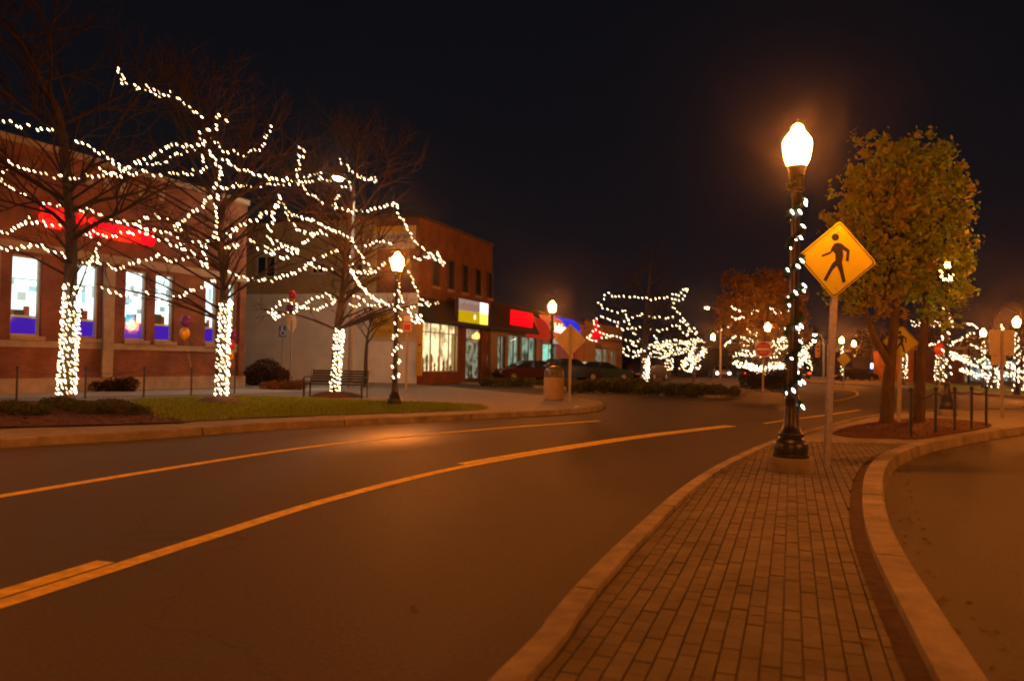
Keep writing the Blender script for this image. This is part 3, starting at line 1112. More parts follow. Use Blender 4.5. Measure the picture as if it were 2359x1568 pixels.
S2 = [
 [(700,120),(680,180),(660,240),(640,280),(600,295),(560,275)],
 [(670,230),(690,300),(640,260),(620,310)],
 [(740,300),(800,325),(860,320),(920,300),(980,275),(1040,260),(1120,240),(1160,260),(1210,275),(1260,265),(1310,265),(1360,245),(1400,260)],
 [(1440,160),(1420,220),(1450,250),(1420,280),(1470,300),(1430,315),(1480,310),(1440,290),(1470,260)],
 [(720,455),(770,480),(820,510),(870,515),(930,500)],
 [(1020,490),(1070,510),(1120,530),(1170,545),(1240,525),(1290,510),(1340,490),(1400,465),(1450,445),(1510,410),(1545,400)],
]
S3 = [
 [(30,155),(90,190),(130,240),(210,275)],
 [(240,240),(290,285),(340,305),(380,265),(440,250),(490,190),(520,130),(550,55)],
 [(140,330),(200,365),(270,405),(350,425),(410,455),(480,470),(550,485),(620,495),(700,500)],
 [(130,550),(180,575),(230,550),(290,545),(360,550),(440,560),(490,535),(560,545),(640,545),(700,540),(740,520),(780,530),(840,510),(880,520),(930,510),(970,480),(1020,500),(1080,520),(1120,530),(1160,570)],
 [(780,220),(830,260),(820,320),(770,300),(790,360),(770,420),(770,470),(790,520)],
 [(800,470),(860,470),(920,460),(1000,440)],
 [(790,540),(850,590),(900,640),(960,670),(990,700)],
 [(1120,340),(1180,370),(1200,410),(1260,450),(1310,470),(1360,490),(1430,520),(1400,480),(1330,500),(1270,470)],
 [(1240,505),(1200,530),(1160,575),(1130,620),(1100,660),(1100,700),(1070,740)],
 [(1060,730),(1130,740),(1200,755),(1270,765),(1340,755),(1400,745),(1460,740),(1520,720),(1570,700),(1600,695),(1605,745),(1640,810),(1680,880),(1720,950),(1760,1010),(1810,1060),(1860,1110),(1900,1140),(1960,1180),(2000,1210),(1970,1140),(1930,1100)],
 [(610,620),(640,670),(590,690),(610,720),(560,770),(570,830),(530,880),(540,920),(520,960),(550,1020),(600,1050)],
 [(170,970),(220,940),(280,900),(330,870),(380,850),(440,820),(490,780),(560,760),(600,700)],
 [(640,680),(670,740),(690,800),(740,880),(800,940),(850,940),(900,950),(960,935),(1040,960)],
 [(680,750),(720,800),(790,800),(860,830),(930,850),(990,890),(1040,910),(1100,940),(1170,950),(1220,990),(1260,1060),(1300,1130),(1350,1190),(1400,1250)],
 [(730,780),(820,825),(900,845),(970,870),(1010,900),(1080,925),(1150,955),(1210,1000),(1240,1050)],
 [(380,1000),(430,1040),(470,1090),(520,1110),(580,1120),(640,1150),(700,1130),(740,1110),(800,1090)],
 [(600,1010),(650,1050),(720,1060),(760,1090),(690,1080),(620,1070),(560,1090),(490,1060)],
 [(800,1040),(840,1020),(880,990),(910,950)],
 [(160,1070),(210,1050),(260,1050),(310,1040)],
 [(180,1270),(300,1300),(360,1330),(430,1335),(500,1340),(560,1345),(620,1320),(690,1290),(760,1270),(820,1240),(860,1210),(880,1160),(910,1170)],
 [(870,1190),(930,1230),(1000,1240),(1080,1250)],
 [(970,1140),(1020,1120),(1070,1100),(1130,1080)],
 [(1160,1050),(1200,1070),(1200,1120),(1220,1170),(1230,1210),(1180,1230),(1140,1240)],
 [(1180,1230),(1240,1260),(1300,1270),(1360,1270),(1410,1260),(1450,1255),(1500,1210),(1560,1170),(1600,1160)],
 [(1230,1250),(1290,1285),(1350,1280),(1400,1270)],
 [(1720,1150),(1790,1170),(1840,1160),(1880,1140),(1960,1130)],
 [(1320,1045),(1390,1050),(1440,1025),(1500,1010),(1540,1030),(1580,1070)],
 [(1230,1280),(1260,1330),(1300,1380),(1340,1430),(1390,1480),(1440,1510),(1500,1540),(1560,1560)],
]
S4 = [
 [(400,470),(440,520),(470,510),(420,450),(430,440),(480,390),(520,360),(560,380),(610,400),(640,430),(700,400),(750,370),(800,340),(850,325),(880,320),(920,350),(960,370),(1000,345),(1040,345)],
 [(390,460),(450,470),(420,500),(470,520),(500,480),(560,480),(620,450),(660,430),(710,440),(770,430),(800,440),(860,420),(910,400),(960,370)],
 [(1085,310),(1120,340),(1180,370),(1240,400),(1300,410),(1350,430)],
 [(1080,130),(1120,190),(1170,260),(1220,320),(1280,360),(1340,390),(1400,400),(1460,420),(1520,440)],
 [(1100,150),(1150,230),(1210,290),(1260,350),(1330,380),(1390,410)],
 [(1040,390),(1080,410),(1160,410)],
 [(1500,110),(1470,160),(1470,210),(1490,260),(1470,290),(1520,330),(1460,370),(1490,410)],
 [(1560,110),(1580,170),(1610,230),(1630,290),(1660,340),(1700,380),(1750,400),(1800,400),(1840,390)],
 [(1500,450),(1560,470),(1620,510),(1680,490),(1600,540),(1660,530),(1610,550),(1680,520),(1640,560)],
 [(1520,430),(1580,430),(1640,410),(1690,400),(1740,420)],
]
ALL = [[Z1(p) for p in s] for s in S1] + [[Z2(p) for p in s] for s in S2] + [[Z3(p) for p in s] for s in S3] + [[Z4(p) for p in s] for s in S4]

T1B, T2B, T3B = GV(152, 922), GV(510, 928), GV(772, 914)
TREES = [T1B, T2B, T3B]
groups = [[], [], []]
for s in ALL:
    mx = sum(p[0] for p in s) / len(s)
    k = 0 if mx < 235 else (1 if mx < 640 else 2)
    groups[k].append(s)

def place_strands(strands, base, rmax=2.6):
    lines, sup = [], []
    for s in strands:
        bx_ = sum(p[0] for p in s) / len(s)
        # how far the strand swings out sideways limits how far it can lie towards or away from the street
        side = abs((bx_ - CX) / F * base.y - base.x)
        room = max(0.4, math.sqrt(max(0.2, (rmax + 1.6) ** 2 - side ** 2)) * 0.55)
        off = random.uniform(-1, 1) * room
        ph, am = random.uniform(0, 6), random.uniform(0.2, 0.6)
        n = len(s)
        pts = []
        for i, p in enumerate(s):
            pts.append(atY(p[0], p[1], base.y + off + am * math.sin(ph + 2.2 * i / n)))
        lines.append(smooth_line(pts, 3))
        sup += [pts[0], pts[-1]]
        hi = max(pts, key=lambda q: q.z)
        if (hi - pts[0]).length > 0.6 and (hi - pts[-1]).length > 0.6:
            sup.append(hi)
    return lines, sup

def trunk_pts(pxs, base, first):
    return [first] + [atY(p[0], p[1], base.y + (0.15 * math.sin(i))) for i, p in enumerate(pxs)]

names = ['bank_tree', 'lawn_tree', 'bench_tree']
tree_pts = [
 trunk_pts([(153, 850), (158, 740), (163, 640), (164, 540), (158, 465), (140, 280), (88, 172), (47, 93), (0, 33)], T1B, T1B),
 trunk_pts([(508, 850), (512, 740), (517, 650), (507, 560), (502, 480), (497, 400), (480, 330), (462, 262), (450, 190)], T2B, T2B),
 trunk_pts([(771, 860), (777, 760), (788, 680), (797, 610), (800, 560), (806, 500), (815, 430), (822, 372), (828, 330)], T3B, T3B),
]
tree_r = [[0.20, 0.185, 0.175, 0.165, 0.145, 0.125, 0.09, 0.06, 0.04, 0.015], [0.145, 0.135, 0.125, 0.115, 0.10, 0.085, 0.07, 0.055, 0.035, 0.012], [0.14, 0.13, 0.122, 0.115, 0.105, 0.09, 0.07, 0.05, 0.03, 0.012]]
tree_lab = ['bare tree rooted in the mulch bed, thickest trunk, before the lit bank windows',
            'bare tree on the lawn with a bark mound, between bank windows and bench',
            'bare tree with orange lit twigs just behind the dark bench']
string_lab = ['white lights swagged through the bare boughs before the red letters',
              'white lights strung up the leader and boughs of the lawn tree',
              'white lights looping through the orange lit twigs above the bench']
wrap_lab = ['white lights wound round the thick trunk in the mulch bed',
            'white lights wound round the trunk standing on the lawn',
            'white lights wound round the trunk behind the bench']
wraps = [((165, 652), (150, 905), 0.235, 0.215), ((518, 690), (507, 908), 0.165, 0.15), ((781, 752), (769, 900), 0.155, 0.14)]
for k in range(3):
    lines, sup = place_strands(groups[k], TREES[k])
    tree = bare_tree('street_tree', tree_lab[k], TREES[k], tree_pts[k], tree_r[k], 'bare trees hung with white lights', fork=(0.42, 0.42, 0.40)[k], n_prim=(20, 18, 17)[k], prim_len=(4.6, 3.6, 3.4)[k], supports=sup, twigs=((7, 6), (7, 6), (8, 7))[k])
    light_string(string_lab[k], lines, BULB_BIG, 0.132, TREES[k], 0.045, 'white lights on the bare trees')
    a, b, ra, rb = wraps[k]
    pa, pb = atY(*a, TREES[k].y), atY(*b, TREES[k].y)
    light_string(wrap_lab[k], [helix(pb, pa, ra, rb, 0.125, 12, 0.04)], BULB_BIG, 0.115, TREES[k], 0.025, 'white lights on the tree trunks')

# bark mounds at the roots
def mound(base, rx, ry, h, label):
    mb = MB()
    n, rings = 22, 5
    for r_ in range(rings):
        f = r_ / (rings - 1)
        for k in range(n):
            q = 2 * math.pi * k / n
            w = 1 + 0.12 * math.sin(3 * q + base.x) + random.uniform(-0.05, 0.05)
            rr = (1 - f) * w + 0.001
            mb.v.append((base.x + rx * rr * math.cos(q), base.y + ry * rr * math.sin(q), base.z - 0.01 + h * (1 - (1 - f) ** 2) + random.uniform(-0.008, 0.008)))
    for r_ in range(rings - 1):
        for k in range(n):
            k2 = (k + 1) % n
            mb.f.append((r_ * n + k, r_ * n + k2, (r_ + 1) * n + k2, (r_ + 1) * n + k))
    o = mb.build('bark_mound', MULCH, smooth=True)
    tag(o, label, 'mulch')
mound(T2B, 0.75, 0.7, 0.22, 'brown bark mulch heaped round the lawn tree')
mound(T3B, 0.95, 0.85, 0.22, 'reddish bark mulch heaped round the tree by the bench')

# lights on the lamp posts
def garland(lamp, label, z0, z1, me, step, r=0.105, pitch=0.34, fat=0.085, n_leaf=5200, leafy=True):
    b = lamp.location
    ln = helix(Vector((b.x, b.y, b.z + z0)), Vector((b.x, b.y, b.z + z1)), r, r * 0.9, pitch, 12, 0.01)
    t = light_string(label, [ln], me, step, b, 0.045 if leafy else 0.02, 'lights wound on lamp posts', 0.006)
    if leafy:
        V, Fc = [], []
        pts = resample(ln, 0.0001 + sum((ln[i + 1] - ln[i]).length for i in range(len(ln) - 1)) / n_leaf)
        for p in pts:
            d = Vector((random.gauss(0, 1), random.gauss(0, 1), random.gauss(0, 1))).normalized()
            q = p - b
            e = q + d * random.uniform(0.03, fat)
            s_ = d.cross(Vector((random.gauss(0, 1), random.gauss(0, 1), random.gauss(0, 1)))).normalized() * 0.011
            k = len(V)
            V += [tuple(q - s_), tuple(q + s_), tuple(e)]
            Fc.append((k, k + 1, k + 2))
        me2 = bpy.data.meshes.new('fir_garland')
        me2.from_pydata(V, [], Fc)
        link_mesh('fir_garland', me2, mat('fir_needles', (0.035, 0.08, 0.02), 0.7, 0.4, 9), t)
    return t
garland(near_lamp, 'fir garland with cool white bulbs spiralling up the lamp beside the walking figure sign', 0.80, 3.70, BULB_MID, 0.10, r=0.085, pitch=0.36).rotation_euler = (0, R(0.8), 0)
garland(lawn_lamp, 'white lights spiralling up the lawn lamp beside the bench', 0.75, 3.3, BULB_BIG, 0.15, pitch=0.4, n_leaf=900)
garland(isl_lamp, 'white lights spiralling up the lamp behind the island tree', 0.95, 3.6, BULB_BIG, 0.17, pitch=0.4, n_leaf=900)
garland(lampR3, 'white lights spiralling up the lamp on the far lawn', 0.8, 3.5, BULB_FAR, 0.17, pitch=0.4, leafy=False)
garland(lampR4, 'white lights spiralling up the lamp by the square sign back', 0.8, 3.5, BULB_BIG, 0.15, pitch=0.4, leafy=False)
garland(lampF5, 'white lights spiralling up the far lamp behind the yellow warning sign', 0.8, 3.5, BULB_FAR, 0.2, pitch=0.42, leafy=False)
garland(bin_lamp, 'unlit dark garland of lights on the lamp behind the litter bin', 0.85, 3.4, bulb_mesh('unlit_bulb', 0.02, 0.06), 0.3, pitch=0.45, n_leaf=900)
bpy.data.meshes['unlit_bulb'].materials.append(DARKTRIM)

# ================================================================== LEAFY CROWNS
def leaf_cloud(name, blobs, n, size, m, parent=None, origin=(0, 0, 0), shell=0.55, soft=False):
    """blobs: (centre, radii, weight); n leaf quads spread through their volume"""
    w = np.array([b[2] if len(b) > 2 else b[1][0] * b[1][1] * b[1][2] for b in blobs], float)
    w /= w.sum()
    idx = RNG.choice(len(blobs), n, p=w)
    C = np.array([tuple(b[0]) for b in blobs])[idx]
    RR = np.array([tuple(b[1]) for b in blobs])[idx]
    d = RNG.normal(size=(n, 3))
    d /= np.linalg.norm(d, axis=1)[:, None]
    rad = RNG.random(n) ** (1 / 3.0)
    rad = np.where(RNG.random(n) < shell, 0.75 + 0.3 * RNG.random(n), rad)
    if soft:
        rad = np.abs(RNG.normal(size=n)) * 0.62
    P = C + d * RR * rad[:, None]
    nrm = RNG.normal(size=(n, 3)) + np.array([0, 0, 0.6])
    nrm /= np.linalg.norm(nrm, axis=1)[:, None]
    a = np.cross(nrm, RNG.normal(size=(n, 3)))
    a /= np.linalg.norm(a, axis=1)[:, None]
    b = np.cross(nrm, a)
    s = size * (0.6 + 0.8 * RNG.random(n))[:, None]
    V = np.empty((n, 4, 3))
    V[:, 0] = P - a * s
    V[:, 1] = P - b * s * 0.55 + nrm * s * 0.15
    V[:, 2] = P + a * s
    V[:, 3] = P + b * s * 0.55 + nrm * s * 0.15
    V -= np.array(tuple(origin))
    me = bpy.data.meshes.new(name)
    me.vertices.add(n * 4)
    me.vertices.foreach_set('co', V.reshape(-1))
    me.loops.add(n * 4)
    me.loops.foreach_set('vertex_index', np.arange(n * 4))
    me.polygons.add(n)
    me.polygons.foreach_set('loop_start', np.arange(n) * 4)
    me.polygons.foreach_set('loop_total', np.full(n, 4))
    me.update(calc_edges=True)
    me.validate()
    return link_mesh(name, me, m, parent)

def crown_blobs(c, rx, ry, rz, n, r0, r1, flat=0.8):
    out = []
    for _ in range(n):
        d = Vector((random.gauss(0, 1), random.gauss(0, 1), random.gauss(0, 1))).normalized()
        f = random.random() ** 0.4
        r = random.uniform(r0, r1)
        p = Vector(c) + Vector((d.x * (rx - r * 0.7) * f, d.y * (ry - r * 0.7) * f, d.z * (rz - r * 0.7) * f))
        out.append((p, (r, r, r * flat)))
    return out

LEAF_A = leaf_mat('leaves_turning', (0.31, 0.21, 0.015), (0.20, 0.36, 0.02), (0.29, 0.31, 0.02), 0.55)
LEAF_B = leaf_mat('leaves_rust', (0.22, 0.10, 0.015), (0.18, 0.14, 0.02), (0.24, 0.13, 0.015), 0.6)
LEAF_G = leaf_mat('leaves_green', (0.05, 0.085, 0.014), (0.11, 0.11, 0.018), (0.08, 0.10, 0.015), 1.2)
LEAF_D = leaf_mat('leaves_dark', (0.025, 0.03, 0.014), (0.05, 0.035, 0.014), None, 0.9)
LEAF_F = leaf_mat('flower_heads', (0.30, 0.07, 0.015), (0.28, 0.15, 0.02), None, 3.0)

def leafy_tree(label, base, trunks, blobs, n, size, m, r=0.13, group=None, limbs=10, soft=False):
    t = thing('leafy_tree', label, 'tree', base, 0, group)
    b = Vector(base)
    for i, tr in enumerate(trunks):
        ln = smooth_line([Vector(p) - b for p in tr], 4)
        r_ = r if i == 0 else r * 0.62
        MB().tube(ln, [r_ * (1.25 if j == 0 and i == 0 else 1 - 0.6 * j / (len(ln) - 1)) for j in range(len(ln))], 10).build('trunk' if i == 0 else 'limb', BARK, t, smooth=True)
    mb = MB()
    top = Vector(trunks[0][-1])
    for k in range(limbs):
        bl = random.choice(blobs)
        mb.tube(smooth_line([top - b - Vector((0, 0, random.uniform(0, 0.8))), (top + Vector(bl[0])) / 2 - b + Vector((0, 0, -0.1)), Vector(bl[0]) - b], 3), [0.045, 0.04, 0.035, 0.03, 0.025, 0.016, 0.01], 5, False)
    mb.build('branches', TWIG, t)
    c = leaf_cloud('crown', blobs, n, size, m, t, b, soft=soft)
    return t

# small ornamental tree on the pavement by the grey wall
ob = atY(842, 872, 36.5)
ob = Vector((ob.x, 36.5, VZ))
bare_tree('ornamental_tree', 'small dark multi stemmed bare tree beside the yellow notice', ob, [ob] + [atY(p[0], p[1], 36.5) for p in [(842, 850), (843, 815), (846, 780), (850, 755), (856, 730)]], [0.10, 0.09, 0.085, 0.06, 0.04, 0.015], None, 0.5, 9, 1.5, (), (6, 5))
# two trees on the island
y0 = G(2042, 976, IZ)
y1 = G(2116, 972, IZ)
c0 = atY(2030, 540, y0.y)
c1 = atY(2128, 545, y1.y)
def blobs_px(rows, y, depth):
    out = []
    for (px0, px1, py, rpx) in rows:
        n = max(2, int((px1 - px0) / (rpx * 0.75)))
        for k in range(n + 1):
            for rep in range(3):
                px = px0 + (px1 - px0) * k / n + random.uniform(-8, 8)
                p = atY(px, py + random.uniform(-18, 18), y + random.uniform(-depth, depth))
                r_ = rpx / F * y * random.uniform(0.7, 1.1)
                out.append((p, (r_, r_, r_ * 0.85)))
    return out
bl0 = blobs_px([(1985, 2075, 350, 22), (1975, 2095, 392, 26), (1962, 2105, 436, 27), (1948, 2110, 482, 28), (1930, 2110, 528, 28), (1912, 2110, 576, 28), (1918, 2105, 624, 27), (1930, 2090, 668, 22), (1950, 2060, 700, 15)], y0.y, 1.1)
bl1 = blobs_px([(2085, 2185, 352, 22), (2080, 2205, 396, 26), (2080, 2212, 440, 27), (2078, 2215, 486, 27), (2078, 2218, 534, 27), (2080, 2222, 582, 27), (2085, 2216, 630, 26), (2095, 2210, 676, 22), (2125, 2200, 716, 16)], y1.y, 1.1)
def ragged(blobs, edge, y):
    # loose sprigs past the main mass
    for (px, py) in edge:
        for rep in range(2):
            p = atY(px + random.uniform(-14, 14), py + random.uniform(-14, 14), y + random.uniform(-0.8, 0.8))
            r_ = random.uniform(8, 17) / F * y
            blobs.append((p, (r_, r_, r_ * 1.2), r_ ** 3 * 2.0))
    for i, b_ in enumerate(blobs):
        if len(b_) == 2:
            blobs[i] = (b_[0], b_[1], b_[1][0] * b_[1][1] * b_[1][2])
ragged(bl0, [(1968, 330), (2005, 315), (2040, 322), (1950, 385), (1928, 440), (1908, 500), (1890, 545), (1888, 600), (1900, 660), (1925, 708), (1975, 722), (2030, 726), (2080, 712)], y0.y)
ragged(bl1, [(2075, 330), (2110, 318), (2150, 322), (2190, 335), (2222, 380), (2232, 440), (2236, 500), (2240, 560), (2240, 610), (2228, 660), (2215, 705), (2190, 740), (2140, 742)], y1.y)
bl0 += [(p_, r_, w_) for (p_, r_, w_) in [(atY(2120 + random.uniform(-30, 30), random.uniform(380, 660), y0.y + random.uniform(-0.8, 0.8)), (0.3, 0.3, 0.27), 0.027) for k in range(14)]]
bl1 += [(p_, r_, w_) for (p_, r_, w_) in [(atY(2060 + random.uniform(-40, 30), random.uniform(380, 660), y1.y + random.uniform(-1.0, 0.6)), (0.3, 0.3, 0.27), 0.027) for k in range(16)]]
leafy_tree('forked street tree in rusty autumn leaf behind the walking figure sign', y0,
           [[y0, atY(2044, 900, y0.y), atY(2050, 840, y0.y), atY(2058, 760, y0.y), atY(2062, 680, y0.y), atY(2050, 560, y0.y)], [atY(2050, 840, y0.y), atY(2015, 780, y0.y), atY(1990, 710, y0.y + 0.3), atY(1975, 640, y0.y + 0.4)]],
           bl0, 13500, 0.062, LEAF_A, 0.155, 'leafy trees on the island', 22, True)
leafy_tree('greener street tree with a straight dark trunk behind the chain fence', y1,
           [[y1, atY(2118, 900, y1.y), atY(2124, 800, y1.y), atY(2132, 700, y1.y), atY(2140, 560, y1.y)]],
           bl1, 12000, 0.062, leaf_mat('leaves_greenish', (0.15, 0.37, 0.02), (0.31, 0.24, 0.015), (0.24, 0.35, 0.02), 0.45), 0.145, 'leafy trees on the island', 22, True)

# far trees with lights ------------------------------------------------
F1B = Vector((atY(1482, 838, 50).x, 50, 0.13))
SF1 = [
 [(390,400),(400,360),(430,345),(480,375),(550,370),(620,380),(680,375),(740,390),(800,395),(860,390),(930,380),(1000,385),(1060,400),(1110,390),(1140,340),(1150,300),(1120,310),(1080,360),(1000,350)],
 [(330,410),(350,450),(400,490),(460,510),(540,520),(590,510),(590,560),(600,600),(640,660),(680,730),(730,780)],
 [(230,770),(280,700),(330,640),(270,620),(350,560),(420,580),(480,600),(560,610),(640,580),(700,550),(740,530),(800,550),(880,560),(960,570),(1040,550)],
 [(1030,440),(1030,490),(1070,530),(1110,580),(1150,640),(1190,690),(1240,710),(1210,640)],
 [(330,680),(400,720),(470,740),(530,750),(600,770),(660,790),(730,800)],
 [(240,770),(310,775),(380,755),(450,740),(510,725)],
 [(490,630),(560,680),(640,670),(720,660),(800,680),(870,690),(950,670),(1020,640),(1070,640),(1100,700),(1150,720),(1170,660),(1120,620),(1050,600)],
 [(560,820),(580,900),(650,930),(720,900)], [(580,830),(650,870),(730,880),(800,830),(860,850),(950,830),(1050,850),(1130,860)],
 [(640,800),(700,840),(760,870),(830,810),(900,800),(980,780),(1060,770),(1120,800)],
 [(650,900),(720,870),(800,890),(880,860),(960,880),(1040,850)],
 [(820,720),(870,770),(840,830),(900,860),(950,790),(1000,830),(1080,860)],
]
lines, sup = [], []
for s in SF1:
    off = random.uniform(-1.6, 1.6)
    pts = [atY(*Z6(p), 50 + off + 0.5 * math.sin(i * 0.6)) for i, p in enumerate(s)]
    lines.append(smooth_line(pts, 3))
    sup += [pts[0], pts[-1]]
bare_tree('street_tree', 'bare tree with a short bright trunk standing in the hedge bed', F1B, [F1B] + [atY(p[0], p[1], 50) for p in [(1482, 850), (1484, 800), (1487, 750), (1490, 700), (1496, 640), (1500, 600)]], [0.22, 0.20, 0.18, 0.14, 0.10, 0.06, 0.02], 'bare trees hung with white lights', 0.38, 16, 3.4, sup, (6, 5))
light_string('white lights swagged through the tree in the hedge bed', lines, BULB_FAR, 0.28, F1B, 0.07, 'white lights on the bare trees')
light_string('white lights wound round the trunk in the hedge bed', [helix(atY(1483, 882, 50), atY(1485, 824, 50), 0.24, 0.22, 0.17, 12, 0.02)], BULB_FAR, 0.16, F1B, 0.02, 'white lights on the tree trunks')

def far_lit_tree(px, yb, label, slabel, base_px, top_px, crown, n, bulb_zone, leafm=None, r=0.22, trunk_top=820, seed=1, trunk_lit=True, group='distant trees hung with white lights'):
    base = Vector((atY(px, base_px, yb).x, yb, 0.1))
    tr = [base, atY(px + 1, (base_px + trunk_top) / 2, yb), atY(px + 3, trunk_top, yb), atY(px + 5, (trunk_top + top_px) / 2, yb), atY(px + 6, top_px, yb)]
    if leafm:
        leafy_tree(label, base, [tr[:4]], crown, n, 0.11, leafm, r, 'distant street trees')
    else:
        bare_tree('street_tree', label, base, tr, [r, r * 0.9, r * 0.75, r * 0.45, 0.02], 'distant street trees', 0.35, 12, 2.6, (), (6, 4))
    lines = []
    for (x0, y0_, x1, y1_, sag, m) in bulb_zone:
        for k in range(m):
            off = random.uniform(-1.5, 1.5)
            j = [random.uniform(-6, 6) for _ in range(4)]
            pts = []
            for q in range(7):
                f = q / 6
                pts.append(atY(x0 + (x1 - x0) * f + j[0], y0_ + (y1_ - y0_) * f + sag * 4 * f * (1 - f) + j[1] + random.uniform(-3, 3), yb + off + 0.4 * math.sin(q + j[2])))
            lines.append(smooth_line(pts, 2))
    if trunk_lit:
        lines.append(helix(atY(px, base_px - 3, yb), atY(px + 3, trunk_top, yb), r * 1.15, r * 1.0, 0.26, 10, 0.02))
    light_string(slabel, lines, BULB_FAR, 0.23, base, 0.08, 'white lights on the distant trees', 0.005)

yF2 = 58
bl = blobs_px([(1690, 1800, 655, 26), (1675, 1825, 690, 30), (1668, 1835, 730, 30), (1665, 1840, 770, 28), (1690, 1820, 805, 22)], yF2 + 1.5, 1.6)
far_lit_tree(1760, yF2, 'orange autumn tree hung with bulbs behind the no entry sign', 'white lights through the orange autumn tree', 886, 640, bl, 15000,
             [(1650, 760, 1700, 728, 4, 1), (1690, 722, 1716, 722, 6, 1), (1660, 792, 1690, 762, 0, 1), (1690, 815, 1830, 770, 10, 2), (1700, 840, 1830, 830, 10, 4), (1720, 830, 1770, 858, 0, 3), (1700, 770, 1760, 790, 6, 2), (1735, 860, 1840, 845, -8, 3), (1790, 800, 1840, 760, 6, 2), (1800, 850, 1850, 830, 8, 3), (1680, 700, 1700, 712, 2, 1), (1730, 720, 1750, 706, 2, 1), (1775, 710, 1800, 720, 3, 1), (1720, 760, 1745, 775, 2, 1), (1700, 790, 1720, 800, 2, 1), (1770, 780, 1800, 770, 3, 1), (1690, 835, 1760, 855, 4, 3), (1700, 810, 1790, 815, 6, 2), (1750, 845, 1850, 815, 4, 2), (1752, 880, 1764, 845, 0, 4)], LEAF_B, 0.26, 838)
far_lit_tree(1538, 66, 'slim tree with bright trunk between two lit trees in the bed', 'white lights on the slim tree between the two lit trees', 856, 720, None, 0,
             [(1490, 815, 1585, 800, 8, 3), (1500, 790, 1580, 780, 6, 2)], None, 0.26, 822)
far_lit_tree(1598, 60, 'rounded bush densely netted with white lights', 'net of white lights over the rounded bush', 866, 770, None, 0,
             [(1565, 850, 1600, 790, 4, 4), (1590, 850, 1622, 800, -4, 5), (1570, 830, 1620, 815, 5, 4), (1575, 800, 1615, 790, -8, 3), (1580, 855, 1610, 845, 3, 2)], None, 0.12, 840, trunk_lit=False)
far_lit_tree(1829, 66, 'small tree with lit trunk just past the orange autumn tree', 'white lights on the small tree past the orange one', 874, 740, None, 0,
             [(1815, 815, 1870, 790, 8, 3), (1820, 850, 1860, 815, 0, 3), (1840, 780, 1865, 850, 0, 2)], None, 0.22, 842)
far_lit_tree(2078, 62, 'slim lit trunk below the second walking figure sign', 'white lights spiralling on the slim trunk below the second walking figure sign', 874, 700, None, 0, [], None, 0.20, 806)
far_lit_tree(2163, 64, 'thick brightly wrapped trunk below the red sign', 'white lights packed on the thick trunk below the red sign', 882, 720, None, 0,
             [(2090, 745, 2190, 735, 5, 2), (2170, 800, 2260, 830, 4, 3), (2130, 790, 2170, 770, 0, 1)], None, 0.34, 812)
far_lit_tree(2284, 55, 'lit bare tree on the far lawn beside its acorn lamp', 'white lights on the bare tree of the far lawn', 899, 720, None, 0,
             [(2180, 815, 2290, 850, 8, 3), (2210, 845, 2290, 855, 10, 4), (2230, 742, 2262, 757, 0, 1), (2290, 850, 2350, 858, 8, 3), (2180, 790, 2240, 760, 0, 1), (2240, 790, 2290, 800, 8, 1), (2255, 800, 2300, 860, 0, 2)], None, 0.30, 858)
far_lit_tree(2345, 47, 'lit bare tree at the street edge of the far lawn', 'white lights on the bare tree at the street edge', 906, 700, None, 0,
             [(2315, 830, 2358, 850, 6, 4), (2330, 770, 2370, 850, 0, 3), (2305, 745, 2315, 780, 0, 1), (2320, 800, 2400, 790, 8, 2)], None, 0.26, 856)

# dark trees and shrubs beyond, unlit
def backdrop_tree(px, y, top, bot, half, label, m=LEAF_D):
    c = atY(px, (top + bot) / 2, y)
    rz = (bot - top) / 2 / F * y
    rx = half / F * y
    base = Vector((c.x, y, 0))
    leafy_tree(label, base, [[base, base + Vector((0, 0, c.z * 0.6)), Vector((c.x, y, c.z))]], crown_blobs(c, rx, rx * 0.8, rz, 26, rx * 0.25, rx * 0.45), 6000, 0.16, m, 0.2, 'dark trees at the end of the street', 6)
backdrop_tree(1420, 112, 760, 850, 60, 'dark unlit tree behind the far shops')
backdrop_tree(1560, 105, 730, 850, 55, 'dark unlit tree beyond the lit bush')
backdrop_tree(1850, 125, 745, 850, 65, 'dark unlit tree behind the pair of tall orange lights')
backdrop_tree(2010, 118, 750, 850, 60, 'dark unlit tree behind the far acorn lamps')
backdrop_tree(2150, 90, 745, 860, 45, 'dark unlit tree behind the wrapped thick trunk', LEAF_B)
backdrop_tree(2235, 88, 765, 860, 55, 'rust leaved tree over the glass fronted shop', LEAF_B)

# hedges and shrubs
def shrub(name, label, px0, px1, ytop, ybot, y, n, m, cat='hedge', depth=0.8, size=0.06):
    a, b = atY(px0, ybot, y), atY(px1, ybot, y)
    z1 = atY((px0 + px1) / 2, ytop, y).z
    base = Vector(((a.x + b.x) / 2, y, 0.1))
    t = thing(name, label, cat, base, 0)
    L_ = abs(b.x - a.x)
    hz = max(0.25, z1 - 0.1)
    blobs = []
    k = max(3, int(L_ / (hz * 0.55)))
    for i in range(k):
        for rep in range(2):
            r_ = hz * random.uniform(0.42, 0.62)
            blobs.append((Vector((a.x + L_ * (i + 0.5) / k + random.uniform(-0.1, 0.1), y + random.uniform(-depth, depth) * 0.6, 0.1 + r_ * random.uniform(0.7, 1.0))), (r_ * 1.1, r_, r_)))
    leaf_cloud('foliage', blobs, n, size, m, t, base)
    mb = MB()
    for i in range(k):
        p = blobs[2 * i][0]
        mb.tube([(p.x - base.x, p.y - base.y, -0.05), (p.x - base.x, p.y - base.y, p.z - base.z)], [0.03, 0.012], 5)
    mb.build('stems', TWIG, t)
    return t
shrub('hedge', 'low hedge at the street edge of the bed, below the shop window end', 1110, 1330, 872, 900, 44, 5000, LEAF_G)
